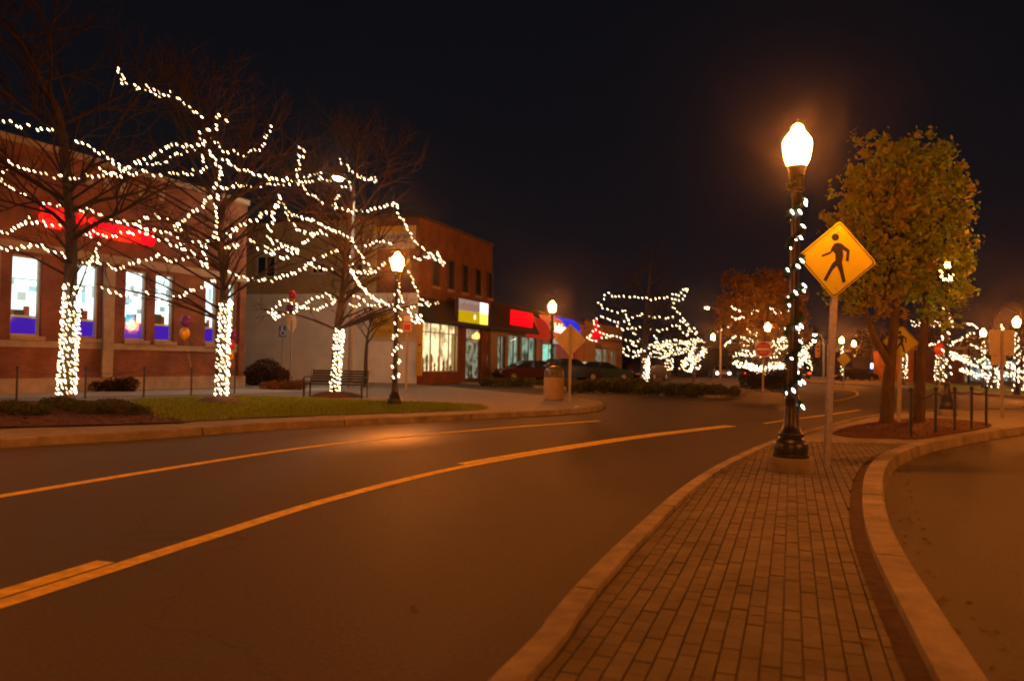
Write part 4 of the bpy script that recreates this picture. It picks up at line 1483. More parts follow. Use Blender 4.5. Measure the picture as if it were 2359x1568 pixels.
shrub('hedge', 'low dark hedge along the bed behind the sign back', 1310, 1500, 874, 908, 37, 6000, LEAF_G)
shrub('hedge', 'low hedge round the foot of the lit bed tree', 1470, 1690, 884, 915, 34.5, 6000, LEAF_G)
shrub('shrub', 'dark round shrub below the no entry sign', 1712, 1835, 852, 904, 45, 7000, LEAF_D, 'shrub')
shrub('shrub', 'russet bush against the grey painted wall', 572, 662, 836, 882, 36, 5000, leaf_mat('leaves_russet', (0.10, 0.035, 0.02), (0.06, 0.04, 0.018), None, 2), 'shrub', 0.5)
shrub('flowers', 'orange and yellow mums below the russet bush', 600, 700, 876, 898, 31.5, 2600, LEAF_F, 'flowers', 0.4, 0.04)
shrub('flowers', 'dark red mums at the stone base of the bank', 195, 300, 872, 903, 27.5, 2600, leaf_mat('leaves_mum', (0.13, 0.03, 0.012), (0.03, 0.03, 0.012), None, 3), 'flowers', 0.3, 0.045)
for i, (px, py) in enumerate([(60, 958), (170, 948), (215, 955), (290, 958), (130, 940), (20, 950), (255, 944)]):
    p = GV(px, py)
    t = thing('ground_shrub', 'small olive clump planted in the mulch bed', 'shrub', (p.x, p.y, VZ + 0.03), 0, 'olive clumps in the mulch bed')
    leaf_cloud('foliage', [((0, 0, 0.1), (0.42, 0.34, 0.14)), ((0.2, 0.1, 0.08), (0.25, 0.25, 0.12))], 700, 0.035, LEAF_G, t)
# ================================================================== BUILDINGS
class Facade:
    def __init__(s, O, u):
        s.O, s.u = Vector(O), Vector(u).normalized()
        s.n = Vector((s.u.y, -s.u.x, 0))
        s.rot = math.atan2(s.u.y, s.u.x)
    def tz(s, px, py, out=0.0):
        p = on_plane(px, py, s.O + s.n * out, s.n)
        return (p - s.O).dot(s.u), p.z - s.O.z
    def t(s, px, py=840, out=0.0):
        return s.tz(px, py, out)[0]

def wall_open(mb, x0, x1, z0, z1, openings, y=0.0, th=0.3):
    """wall sheet in local xz with rectangular openings and their reveals (y grows inwards)"""
    xs = sorted({x0, x1} | {v for o in openings for v in o[:2] if x0 < v < x1})
    zs = sorted({z0, z1} | {v for o in openings for v in o[2:4] if z0 < v < z1})
    def hole(i, k):
        if i < 0 or k < 0 or i >= len(xs) - 1 or k >= len(zs) - 1:
            return True
        cx, cz = (xs[i] + xs[i + 1]) / 2, (zs[k] + zs[k + 1]) / 2
        return any(o[0] < cx < o[1] and o[2] < cz < o[3] for o in openings)
    for i in range(len(xs) - 1):
        for k in range(len(zs) - 1):
            if hole(i, k):
                continue
            a, b, c, d = xs[i], xs[i + 1], zs[k], zs[k + 1]
            mb.add([(a, y, c), (b, y, c), (b, y, d), (a, y, d)], [(0, 1, 2, 3)])
            mb.add([(a, y + th, c), (b, y + th, c), (b, y + th, d), (a, y + th, d)], [(3, 2, 1, 0)])
            for (di, dk, v) in ((-1, 0, [(a, y, c), (a, y, d), (a, y + th, d), (a, y + th, c)]), (1, 0, [(b, y, d), (b, y, c), (b, y + th, c), (b, y + th, d)]), (0, -1, [(b, y, c), (a, y, c), (a, y + th, c), (b, y + th, c)]), (0, 1, [(a, y, d), (b, y, d), (b, y + th, d), (a, y + th, d)])):
                if hole(i + di, k + dk):
                    mb.add(v, [(0, 1, 2, 3)])
    return mb

def window(parent, x0, x1, z0, z1, frame=FRAMEW, y=0.1, fw=0.07, mull=(), trans=(), pane=GLASS, name='window', sill=None):
    mb = MB()
    mb.bx(x0, x0 + fw, y - 0.04, y + 0.06, z0, z1)
    mb.bx(x1 - fw, x1, y - 0.04, y + 0.06, z0, z1)
    mb.bx(x0 + fw, x1 - fw, y - 0.04, y + 0.06, z0, z0 + fw)
    mb.bx(x0 + fw, x1 - fw, y - 0.04, y + 0.06, z1 - fw, z1)
    for f in mull:
        x = x0 + (x1 - x0) * f
        mb.bx(x - fw * 0.35, x + fw * 0.35, y - 0.03, y + 0.05, z0 + fw, z1 - fw)
    for f in trans:
        z = z0 + (z1 - z0) * f
        mb.bx(x0 + fw, x1 - fw, y - 0.035, y + 0.055, z - fw * 0.35, z + fw * 0.35)
    w = mb.build(name, frame, parent)
    MB().add([(x0 + fw, y + 0.012, z0 + fw), (x1 - fw, y + 0.012, z0 + fw), (x1 - fw, y + 0.012, z1 - fw), (x0 + fw, y + 0.012, z1 - fw)], [(0, 1, 2, 3)]).build('pane', pane, w)
    if sill:
        MB().bx(x0 - 0.08, x1 + 0.08, -0.12, y - 0.041, z0 - 0.14, z0 - 0.002).build('sill', sill, w)
    return w

def text_mesh(body, size, m, parent, loc, rot, depth=0.02, align='CENTER', sx=1.0, name='lettering'):
    cu = bpy.data.curves.new('txt', 'FONT')
    cu.body = body
    cu.size = size
    cu.extrude = depth
    cu.align_x = align
    cu.align_y = 'CENTER'
    to = bpy.data.objects.new('txt', cu)
    COL.objects.link(to)
    bpy.context.view_layer.update()
    dg = bpy.context.evaluated_depsgraph_get()
    me = bpy.data.meshes.new_from_object(to.evaluated_get(dg))
    bpy.data.objects.remove(to)
    me.name = name
    me.materials.clear()
    o = link_mesh(name, me, m, parent, loc)
    o.rotation_euler = rot
    o.scale = (sx, 1, 1)
    return o

# ------------------------------------------------------------ bank (left brick building)
BZ = VZ
fb = Facade(G(300, 898, BZ), (0.43, 1.0, 0))
T0, T1 = fb.t(0) - 16, fb.t(560, 860)
H1 = 8.0
bank = thing('brick_building', 'red brick bank with tall lit windows, stone piers and glowing red letters', 'building', fb.O, fb.rot)
WZ0, WZ1 = 1.85, 4.45
wpx = [(-110, -45), (26, 97), (166, 229), (289, 339), (358, 402), (474, 502), (523, 543)]
wins = [(fb.t(a, 690), fb.t(b, 690)) for a, b in wpx]
wins = [(fb.t(-330, 690), fb.t(-240, 690))] + wins
ops = [(a, b, WZ0, WZ1) for a, b in wins]
wall_open(MB(), T0, T1, 0.48, H1, ops).build('wall', BRICKWALL, bank)
D1 = 16.0
mb = MB()
mb.add([(T1, 0, 0), (T1, D1, 0), (T1, D1, H1), (T1, 0, H1)], [(0, 1, 2, 3)])
mb.build('side_wall', BRICKWALL, bank)
MB().bx(T0, T1 - 0.01, 0.31, D1, H1 - 0.35, H1 - 0.05).build('roof', ROOFDARK, bank)
MB().bx(T0, T1 + 0.06, -0.07, 0.36, H1, H1 + 0.22).build('coping', STONE, bank)
MB().bx(T0, T1 + 0.05, -0.08, 0.30, -0.1, 0.48).build('plinth', STONE, bank)
MB().bx(T0, T1 + 0.04, -0.05, -0.003, WZ1 + 0.12, WZ1 + 0.42).build('lintel_band', STONE, bank)
MB().bx(T0, T1 + 0.04, -0.055, -0.003, WZ0 - 0.36, WZ0 - 0.15).build('sill_band', STONE, bank)
for a, b in ((232, 256), (-35, -10), (508, 517), (546, 558)):
    x0, x1 = fb.t(a, 740), fb.t(b, 740)
    MB().bx(x0, x1, -0.16, -0.056, 0.48, WZ1 + 0.12).build('pier', STONE if a != 546 else BRICKWALL, bank)
for px in (206, 245, 282, 325, 160, 372):
    t_, z_ = fb.tz(px, 404 + (px - 160) * 0.22)
    MB().bx(t_ - 0.13, t_ + 0.13, -0.04, -0.003, z_ - 0.2, z_ + 0.2).build('stone_block', STONE, bank)
INNER = emit('shop_interior_glow', (0.88, 1.0, 0.93), 1.9)
CARD_T = emit('backlit_card_teal', (0.6, 0.92, 0.95), 1.0)
CARD_G = emit('backlit_card_grey', (0.55, 0.62, 0.6), 0.85)
CARD_W = emit('backlit_card_pale', (0.8, 0.85, 0.7), 0.9)
POSTER = mat('purple_poster', (0.16, 0.03, 0.62), 0.5, 0.25, 5)
POSTER_LIT = emit('purple_poster_backlit', (0.07, 0.012, 0.45), 0.9)
GOLD = emit('gold_band_backlit', (0.75, 0.36, 0.05), 0.6)
TEAL = emit('teal_poster_backlit', (0.0, 0.5, 0.75), 1.1)
SHELF = mat('display_shelf', (0.08, 0.08, 0.07), 0.6, 0.3, 4)
PINK = mat('display_card', (0.5, 0.16, 0.1), 0.6, 0.2, 4)
INWALL = mat('interior_wall', (0.6, 0.6, 0.58), 0.9, 0.1, 2)
for i, (a, b) in enumerate(wins):
    w = window(bank, a, b, WZ0, WZ1, sill=STONE, y=0.14)
    w0, w1 = a + 0.08, b - 0.08
    tag(w, 'tall lit window with a purple strip across its foot')
    MB().bx(w0, w1, 0.17, 0.175, WZ0 + 0.07, WZ0 + 0.60).build('poster', POSTER_LIT, w)
    MB().bx(w0, w1, 0.168, 0.176, WZ0 + 0.602, WZ0 + 0.67).build('poster_band', GOLD, w)
    # lit room behind: back wall glows, side cheeks and a shelf with goods
    MB().bx(a - 0.1, b + 0.42, 0.50, 0.52, WZ0 - 0.05, WZ1 + 0.05).build('lit_room', INNER, w)
    sh = MB()
    sh.bx(a + 0.1, b - (b - a) * 0.4, 0.26, 0.4, WZ0 + 0.4, WZ0 + 0.85 + 0.2 * (i % 2))
    sh.build('display_case', SHELF, w)
    MB().bx(a + (b - a) * 0.62, a + (b - a) * 0.8, 0.3, 0.36, WZ0 + 0.4, WZ0 + 0.98).build('display_card', PINK, w)
    for k in range(5):
        cw = (b - a) * random.uniform(0.14, 0.3)
        cx_ = random.uniform(a + 0.12, b + 0.1)
        cz_ = random.uniform(WZ0 + 1.0, WZ1 - 0.6)
        yy_ = 0.30 + 0.03 * k
        MB().bx(cx_, cx_ + cw, yy_, yy_ + 0.01, cz_, cz_ + random.uniform(0.15, 0.45)).build('display_card', (CARD_T, CARD_G, CARD_W, CARD_G, CARD_W)[k], w)
    MB().bx(a - 0.05, b + 0.4, 0.44, 0.46, WZ1 - 0.75, WZ1 - 0.71).build('ceiling_edge', CARD_G, w)
    if i == 4:
        MB().bx(w0 + 0.1, w0 + (w1 - w0) * 0.6, 0.165, 0.17, WZ0 + 0.55, WZ0 + 0.95).build('teal_poster', TEAL, w)
# glowing red letters along the wall: an emblem, then two words of narrow strokes
RED = emit('red_channel_letter', (1.0, 0.003, 0.012), 1.5, (1.0, 0.035, 0.006), 3.0, 1.0)
sg = thing('red_letter_sign', 'glowing red channel letters with an emblem mounted high on the brick bank', 'sign', fb.O, fb.rot)
def SG(x, y):
    return fb.tz((90 + x / 5.9) / 1.2757, (560 + y / 5.9) / 1.2757, 0.15)
def extrude_face(poly, y0, y1):
    ar = sum(poly[i][0] * poly[(i + 1) % len(poly)][1] - poly[(i + 1) % len(poly)][0] * poly[i][1] for i in range(len(poly)))
    if ar < 0:
        poly = poly[::-1]
    return MB().prism(poly, -y1, -y0, Matrix.Rotation(R(90), 4, 'X'))
emb = [(205,250),(330,300),(480,370),(590,450),(635,530),(625,600),(540,680),(440,660),(340,640),(240,590),(180,530),(170,440),(190,340)]
extrude_face([SG(*p) for p in emb], -0.2, -0.05).build('emblem', RED, sg, smooth=True)
extrude_face([SG(*p) for p in [(530,300),(600,310),(650,345),(625,375),(545,340)]], -0.2, -0.05).build('emblem_tip', RED, sg)
def ringface(cx, cz, rx, rz, st, y0=-0.2, y1=-0.05, n=16):
    vs = []
    for y in (y0, y1):
        for (ra, rb) in ((rx, rz), (max(0.02, rx - st), max(0.02, rz - st))):
            for k in range(n):
                an = 2 * math.pi * k / n
                vs.append((cx + ra * math.cos(an), y, cz + rb * math.sin(an)))
    fs = []
    for k in range(n):
        k2 = (k + 1) % n
        fs += [(k, k2, n + k2, n + k), (2 * n + k2, 2 * n + k, 3 * n + k, 3 * n + k2), (k2, k, 2 * n + k, 2 * n + k2), (n + k, n + k2, 3 * n + k2, 3 * n + k)]
    return MB().add(vs, fs)
xa_, za_ = SG(760, 490)
xb_, zb_ = SG(950, 490)
hz_ = abs(SG(850, 390)[1] - SG(850, 590)[1]) / 2
ringface((xa_ + xb_) / 2, (za_ + zb_) / 2, (xb_ - xa_) / 2, hz_, 0.17).build('letter', RED, sg)
xa_, zt = SG(1030, 440)
xb_, _ = SG(2165, 640)
zb_ = (SG(1200, 780)[1] + SG(2100, 1000)[1]) / 2
zt = (SG(1100, 450)[1] + SG(2100, 690)[1]) / 2
hgt = zt - zb_
word = 'taoinaeos'
st_ = (xb_ - xa_) / len(word)
for k, ch in enumerate(word):
    x = xa_ + k * st_
    w_ = st_ * 0.88
    h_ = hgt * (1.0 if k == 0 else 0.86)
    if ch in 'ti':
        mb = MB().bx(x + w_ * 0.3, x + w_ * 0.62, -0.2, -0.05, zb_, zb_ + h_)
        if ch == 't':
            mb.bx(x, x + w_ * 0.98, -0.203, -0.053, zb_ + h_ * 0.72, zb_ + h_ * 0.9)
    elif ch == 'n':
        mb = MB().bx(x, x + w_ * 0.3, -0.2, -0.05, zb_, zb_ + h_)
        mb.bx(x + w_ * 0.7, x + w_, -0.2, -0.05, zb_, zb_ + h_ * 0.9)
        mb.bx(x + w_ * 0.05, x + w_ * 0.95, -0.203, -0.053, zb_ + h_ * 0.72, zb_ + h_ * 0.96)
    else:
        mb = ringface(x + w_ / 2, zb_ + h_ / 2, w_ / 2, h_ / 2, w_ * 0.3)
        if ch in 'ae':
            mb.bx(x + w_ * 0.1, x + w_ * 0.9, -0.203, -0.053, zb_ + h_ * 0.42, zb_ + h_ * 0.6)
    mb.build('letter', RED, sg)
MB().bx(xa_, xb_, -0.048, -0.006, zb_ + 0.25, zb_ + 0.32).build('raceway', DARKTRIM, sg)

# ------------------------------------------------------------ corner building with painted side wall
PB = Vector((atY(960, 830, 43).x, 43.0, 0.0))
fs_ = Facade(PB, (0.37, 1.0, 0))
PA = Vector((atY(520, 823, 46.5).x, 46.5, 0))
u2 = (PB - PA).normalized()
fside = Facade(PA, u2)
SL = (PB - PA).length
H2 = 9.35
corner = thing('brick_building', 'two storey corner building with grey and tan painted side wall and shop front', 'building', PA, fside.rot)
zs_ = 5.15
winop = []
for (a, b, c, d) in ((590, 636, 588, 640), (716, 748, 606, 632), (800, 838, 604, 640)):
    x0, z1 = fside.tz(a, c)
    x1, z0 = fside.tz(b, d)
    winop.append((x0, x1, z0, z1))
wall_open(MB(), 0, SL, 0, zs_, []).build('lower_wall', GREYPAINT, corner)
xsplit = fside.t(868, 600)
wall_open(MB(), 0, xsplit, zs_, H2, winop).build('upper_wall', TANPAINT, corner)
wall_open(MB(), xsplit, SL, zs_, H2, []).build('brick_return', BRICKWALL2, corner)
for k, o in enumerate(winop):
    w = window(corner, *o, frame=FRAMEW, y=0.02, fw=0.13, mull=(0.5,), pane=DARKGLASS, sill=STONE)
    MB().bx(o[0] - 0.1, o[1] + 0.1, 0.299, 0.305, o[2] - 0.1, o[3] + 0.1).build('blind', DARKTRIM, w)
MB().bx(-0.05, SL + 0.05, -0.08, 0.35, H2, H2 + 0.18).build('coping', DARKTRIM, corner)
# front of the same building, receding up the street
T_END = fs_.t(1133, 640)
front = thing('shop_building', 'brick shop front of the corner building with wide glazing under a dark pent roof', 'building', PB, fs_.rot)
def sx(px, py=800):
    return fs_.t(px, py)
op1 = (sx(972), sx(1056), 0.75, 3.62)
op2 = (sx(1073), sx(1110), 0.25, 3.55)
op3 = (sx(1121), sx(1131), 0.9, 3.3)
wall_open(MB(), 0.003, T_END, 0, H2 - 0.01, [op1, op2, op3]).build('wall', BRICKWALL2, front)
for k in range(5):
    x = 1.6 + k * 2.1
    if x + 0.9 < T_END:
        w = window(front, x, x + 0.95, 5.7, 7.5, y=-0.05, fw=0.08, pane=DARKGLASS, frame=DARKTRIM, sill=STONE)
MB().bx(0.36, T_END + 0.05, -0.08, 0.35, H2 - 0.009, H2 + 0.17).build('coping', DARKTRIM, front)
mb = MB()
for (x, y) in ((T_END, 0),):
    mb.add([(T_END, 0, 0), (T_END, 14, 0), (T_END, 14, H2), (T_END, 0, H2)], [(0, 1, 2, 3)])
mb.build('side_wall', BRICKWALL2, front)
MB().bx(0.4, T_END - 0.02, 0.35, 14, H2 - 0.4, H2 - 0.12).build('roof', ROOFDARK, front)
WARM = emit('warm_shop_glow', (1.0, 0.74, 0.38), 1.7, (0.9, 0.5, 0.2), 1.3, 0.32)
WARM2 = emit('dim_shop_glow', (0.7, 0.62, 0.40), 0.42, (0.3, 0.25, 0.12), 2.2, 0.2)
GREENISH = emit('greenish_shop_glow', (0.62, 0.80, 0.56), 0.50, (0.4, 0.45, 0.3), 1.1, 0.25)
def shop_window(parent, o, glow, mull, trans, frame=FRAMEW, goods=True, depth=0.5):
    w = window(parent, *o, frame=frame, y=0.1, fw=0.07, mull=mull, trans=trans)
    MB().bx(o[0] - 0.15, o[1] + 0.9, depth, depth + 0.02, o[2] - 0.1, o[3] + 0.15).build('lit_room', glow, w)
    MB().bx(o[0] - 0.15, o[1] + 0.15, 0.31, depth - 0.001, o[2] - 0.12, o[2] - 0.02).build('display_floor', INWALL, w)
    if goods:
        L_ = o[1] - o[0]
        for k in range(max(2, int(L_ / 0.55))):
            x = o[0] + 0.25 + k * 0.55 + random.uniform(-0.1, 0.1)
            if x > o[1] - 0.3:
                break
            hgt = random.uniform(0.4, 1.1)
            mb = MB().lathe([(0.06, 0), (0.07, hgt * 0.3), (0.03, hgt * 0.45), (0.065, hgt * 0.6), (0.075, hgt * 0.8), (0.02, hgt)], 8, (x, 0.38 + random.uniform(-0.03, 0.03), o[2] - 0.02))
            mb.build('display_item', random.choice((SHELF, PINK, FRAMEW)), w, smooth=True)
    return w
shop_window(front, op1, WARM, (0.25, 0.5, 0.75), (0.8,))
MB().bx(op1[1] - 0.1, op1[1] + 0.75, 0.44, 0.46, op1[2], op1[3] - 0.5).build('display_screen', emit('screen_panel', (0.75, 0.45, 0.13), 0.5), front)
shop_window(front, op2, WARM2, (), (0.78,), frame=DARKTRIM)
shop_window(front, op3, WARM2, (), (), frame=DARKTRIM, goods=False)
# yellow panels at the corner
for (c, d) in ((745, 792), (796, 865)):
    z1, z0 = fside.tz(963, c)[1], fside.tz(963, d)[1]
    MB().bx(SL - 0.02, SL + 0.34, -0.09, -0.004, z0, z1).build('yellow_panel', mat('yellow_enamel', (0.65, 0.36, 0.04), 0.4, 0.12, 3), corner)
# pent roof over the pavement, running past the one storey shops
T_PENT = sx(1246, 780)
one = thing('shop_row', 'single storey shops with dark shingled pent roof and dim glazed fronts', 'building', fs_.O + fs_.u * (T_END + 0.006), fs_.rot)
o_off = T_END + 0.006
def oz(px, py=800):
    return fs_.t(px, py) - o_off
Lone = T_PENT - o_off
opsB = [(oz(1146), oz(1165), 0.5, 3.3), (oz(1171), oz(1198), 0.4, 3.4), (oz(1202), oz(1236), 0.4, 3.4)]
wall_open(MB(), 0, Lone, 0, 5.0, opsB).build('wall', STONE, one)
for k, o in enumerate(opsB):
    shop_window(one, o, (WARM2, GREENISH, GREENISH)[k], (0.5,), (), frame=DARKTRIM, goods=k > 0)
MB().bx(0, Lone, 0.3, 14, 5.0, 5.25).build('roof', ROOFDARK, one)
def pent(parent, x0, x1, za, zb, out):
    mb = MB()
    mb.add([(x0, -out, za), (x1, -out, za), (x1, -0.004, zb), (x0, -0.004, zb), (x0, -0.004, za - 0.03), (x1, -0.004, za - 0.03), (x0, -out, za - 0.2), (x1, -out, za - 0.2)],
           [(0, 1, 2, 3), (6, 7, 1, 0), (4, 5, 7, 6), (0, 3, 4, 6), (1, 7, 5, 2)])
    return mb.build('pent_roof', ROOFDARK, parent)
pent(front, 0.01, T_END - 0.004, 3.72, 5.0, 1.1)
pent(one, 0.004, Lone, 3.72, 5.6, 1.1)

# signs on the corner building
def board(parent_facade, px0, px1, py0, py1, name, label, parts, out=0.06, cat='sign'):
    x0, z1 = parent_facade.tz(px0, py0)
    x1, z0 = parent_facade.tz(px1, py1)
    base = parent_facade.O + parent_facade.u * ((x0 + x1) / 2) + Vector((0, 0, z0)) + parent_facade.n * 0.006
    t = thing(name, label, cat, base, parent_facade.rot)
    return t, x1 - x0, z1 - z0
CREAM = mat('cream_board', (0.52, 0.47, 0.40), 0.6, 0.1, 2)
YEL = mat('yellow_board', (0.58, 0.36, 0.03), 0.6, 0.12, 2)
INK = mat('dark_ink', (0.05, 0.035, 0.03), 0.7, 0.2, 5)
INKG = mat('olive_ink', (0.16, 0.11, 0.02), 0.7, 0.2, 5)
REDP = mat('red_enamel', (0.42, 0.035, 0.03), 0.45, 0.1, 3)
t, w_, h_ = board(fside, 862, 957, 523, 572, 'wall_sign', 'cream and yellow painted board high on the brick side wall', None)
MB().bx(-w_ / 2, w_ / 2, -0.06, 0, 0, h_).build('board', CREAM, t)
MB().bx(-w_ / 2 + 0.004, w_ / 2 - 0.004, -0.066, -0.0602, h_ * 0.74, h_ - 0.004).build('yellow_band', YEL, t)
text_mesh('SECOND FLOOR', 0.30, INK, t, (0, -0.064, h_ * 0.52), (R(90), 0, 0), 0.004)
t, w_, h_ = board(fside, 855, 959, 722, 786, 'wall_sign', 'yellow arched notice in a cream frame on the grey wall by the shop corner', None)
MB().bx(-w_ / 2, w_ / 2, -0.06, 0, 0, h_).build('board', CREAM, t)
arch = [(-w_ / 2 + 0.12, 0.2), (w_ / 2 - 0.12, 0.2), (w_ / 2 - 0.12, h_ * 0.72)] + [((w_ / 2 - 0.12) * math.cos(q), h_ * 0.72 + (h_ * 0.24) * math.sin(q)) for q in [R(a) for a in range(20, 180, 20)]] + [(-w_ / 2 + 0.12, h_ * 0.72)]
MB().prism(arch, 0.0602, 0.068, Matrix.Rotation(R(90), 4, 'X')).build('yellow_panel', YEL, t)
text_mesh('FABRICS', 0.34, INKG, t, (-0.25, -0.071, h_ * 0.62), (R(90), 0, 0), 0.003)
text_mesh('YOUR HOME', 0.34, INKG, t, (0.0, -0.071, h_ * 0.34), (R(90), 0, 0), 0.003)
# projecting lit box sign on the pent roof
xa, xb = fs_.t(1058, 715, 1.2), fs_.t(1126, 715, 1.2)
zb_ = fs_.tz(1090, 745, 1.2)[1]
zt_ = fs_.tz(1090, 692, 1.2)[1]
box = thing('lit_box_sign', 'lit box sign, white above and yellow below, fixed to the pent roof', 'sign', fs_.O + fs_.u * xa + fs_.n * 1.12, fs_.rot)
Lb = xb - xa
MB().bx(0, Lb, -0.02, 0.22, zb_, zt_).build('case', DARKTRIM, box)
MB().bx(0.02, Lb * 0.70, -0.03, -0.0205, (zb_ + zt_) / 2, zt_ - 0.02).build('striped_panel', emit('sign_striped', (0.62, 0.40, 0.34), 0.55), box)
MB().bx(Lb * 0.701, Lb - 0.02, -0.03, -0.0205, (zb_ + zt_) / 2, zt_ - 0.02).build('white_panel', emit('sign_white', (1.0, 0.85, 0.95), 2.2), box)
MB().bx(0.02, Lb * 0.70, -0.03, -0.0205, zb_ + 0.02, (zb_ + zt_) / 2 - 0.002).build('yellow_panel', emit('sign_yellow', (0.75, 0.48, 0.0), 0.75), box)
MB().bx(Lb * 0.701, Lb - 0.02, -0.03, -0.0205, zb_ + 0.02, (zb_ + zt_) / 2 - 0.002).build('yellow_panel', emit('sign_yellow_bright', (1.0, 0.8, 0.1), 1.4), box)
for k in range(11):
    x = 0.25 + k * (Lb * 0.70 - 0.4) / 10
    hgt = (zt_ - zb_) * random.uniform(0.2, 0.34)
    MB().bx(x - 0.05, x + 0.05, -0.036, -0.0305, (zb_ + zt_) / 2 + 0.08, (zb_ + zt_) / 2 + 0.08 + hgt).build('letter', FRAMEW, box)
MB().lathe([(0.16, 0), (0.16, 0.01)], 14).build('lamp_disc', emit('sign_spot', (1, 0.75, 0.4), 2.0), box, (Lb * 0.52, -0.045, (zb_ + zt_) / 2 - 0.3)).rotation_euler = (R(90), 0, 0)
MB().tube([(Lb / 2, 0.22, zb_ + 0.3), (Lb / 2, 1.3, zb_ + 0.1)], 0.05, 6).build('bracket', DARKTRIM, box)

# ------------------------------------------------------------ further shops: red, blue, tan
def shop_block(name, label, pxa, pxb, h, wallm, openings, glows, depth=12, out=0.0):
    x0, x1 = fs_.t(pxa), fs_.t(pxb)
    t = thing(name, label, 'building', fs_.O + fs_.u * x0 + fs_.n * out, fs_.rot)
    L_ = x1 - x0 - 0.02
    ops_ = [(fs_.t(a, 800, out) - x0, fs_.t(b, 800, out) - x0, c, d) for a, b, c, d in openings]
    wall_open(MB(), 0, L_, 0, h, ops_).build('wall', wallm, t)
    for o, g in zip(ops_, glows):
        shop_window(t, o, g, (0.5,), (), frame=FRAMEW, goods=False)
    MB().add([(0, 0.001, 0), (0, depth, 0), (0, depth, h), (0, 0.001, h)], [(3, 2, 1, 0)]).build('side_wall', wallm, t)
    MB().add([(L_, 0.001, 0), (L_, depth, 0), (L_, depth, h), (L_, 0.001, h)], [(0, 1, 2, 3)]).build('side_wall', wallm, t)
    MB().bx(0.02, L_ - 0.02, 0.31, depth, h - 0.3, h - 0.05).build('roof', ROOFDARK, t)
    MB().bx(-0.02, L_ + 0.01, -0.06, 0.36, h, h + 0.15).build('coping', DARKTRIM, t)
    return t, L_, x0
ORANGEWALL = mat('salmon_stucco', (0.42, 0.24, 0.16), 0.85, 0.12, 2)
BRIGHTGREEN = emit('green_shop_glow', (0.35, 1.0, 0.72), 1.0, (0.7, 0.9, 0.7), 2.5, 0.5)
redshop, Lr, xr = shop_block('red_awning_shop', 'small shop under a red awning with a greenish lit window', 1247, 1288, 5.4, ORANGEWALL, [(1250, 1281, 0.5, 3.0)], [BRIGHTGREEN])
blueshop, Lbl, xbl = shop_block('blue_awning_shop', 'salmon walled shop under a blue awning', 1288.5, 1344, 5.2, ORANGEWALL, [(1318, 1328, 0.4, 2.8)], [emit('red_neon_glow', (1.0, 0.12, 0.06), 0.7)])
tanshop, Lt, xt = shop_block('tan_shop', 'tan shop with pale pillars at the end of the row', 1345, 1432, 5.6, mat('tan_stucco', (0.36, 0.26, 0.15), 0.85, 0.15, 2), [(1372, 1402, 0.5, 3.0), (1408, 1420, 0.4, 2.8)], [WARM2, GREENISH])
for k in range(4):
    MB().tube([(Lt * (0.33 + 0.1 * k), -0.5, 0), (Lt * (0.33 + 0.1 * k), -0.5, 3.1)], 0.11, 8).build('pillar', FRAMEW, tanshop, smooth=True)
MB().bx(Lt * 0.25, Lt * 0.7, -0.75, -0.07, 3.1, 3.45).build('porch', STONE, tanshop)
def awning(label, pxa, pxb, zlow, zhigh, out, m, valance=None, lit=None):
    x0, x1 = fs_.t(pxa, 760, 0.5), fs_.t(pxb, 760, 0.5)
    t = thing('awning', label, 'awning', fs_.O + fs_.u * x0 + fs_.n * 0.064, fs_.rot)
    L_ = x1 - x0
    n = 7
    vs = []
    for x in (0, L_):
        for k in range(n):
            q = R(90) * k / (n - 1)
            vs.append((x, -out * math.sin(q), zlow + (zhigh - zlow) * math.cos(q)))
    fs2 = [(k, k + 1, n + k + 1, n + k) for k in range(n - 1)]
    mb = MB().add(vs + [(0, 0, zlow), (L_, 0, zlow)], fs2 + [tuple(list(range(n))[::-1]) + (2 * n,), tuple(range(n, 2 * n)) + (2 * n + 1,)])
    mb.build('canopy', m, t, smooth=True)
    if valance:
        MB().bx(0, L_, -out - 0.02, -out - 0.001, zlow - 0.35, zlow).build('valance', valance, t)
    return t, L_
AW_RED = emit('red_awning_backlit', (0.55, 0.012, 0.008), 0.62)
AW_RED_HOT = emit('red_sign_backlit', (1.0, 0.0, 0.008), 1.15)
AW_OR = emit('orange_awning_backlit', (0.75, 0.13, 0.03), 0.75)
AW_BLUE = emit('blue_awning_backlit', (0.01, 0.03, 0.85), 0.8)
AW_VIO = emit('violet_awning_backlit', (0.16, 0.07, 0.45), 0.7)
# long red panel above the pent roof, then the curved awnings
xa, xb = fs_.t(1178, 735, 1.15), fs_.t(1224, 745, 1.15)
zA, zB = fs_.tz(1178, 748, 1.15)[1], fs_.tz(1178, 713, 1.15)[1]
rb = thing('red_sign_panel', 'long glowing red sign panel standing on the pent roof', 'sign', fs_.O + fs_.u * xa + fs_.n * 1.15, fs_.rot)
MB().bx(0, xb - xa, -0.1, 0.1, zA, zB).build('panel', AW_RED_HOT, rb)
MB().bx(0.3, 0.45, 0.101, 0.9, zA + 0.1, zA + 0.25).build('bracket', DARKTRIM, rb)
MB().bx(xb - xa - 0.45, xb - xa - 0.3, 0.101, 0.9, zA + 0.1, zA + 0.25).build('bracket', DARKTRIM, rb)
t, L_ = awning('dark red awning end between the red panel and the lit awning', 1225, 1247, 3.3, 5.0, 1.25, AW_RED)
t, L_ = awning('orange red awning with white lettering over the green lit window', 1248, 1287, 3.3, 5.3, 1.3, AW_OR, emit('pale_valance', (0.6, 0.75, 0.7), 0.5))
LETW = emit('awning_letter_white', (1.0, 0.85, 0.55), 2.2)
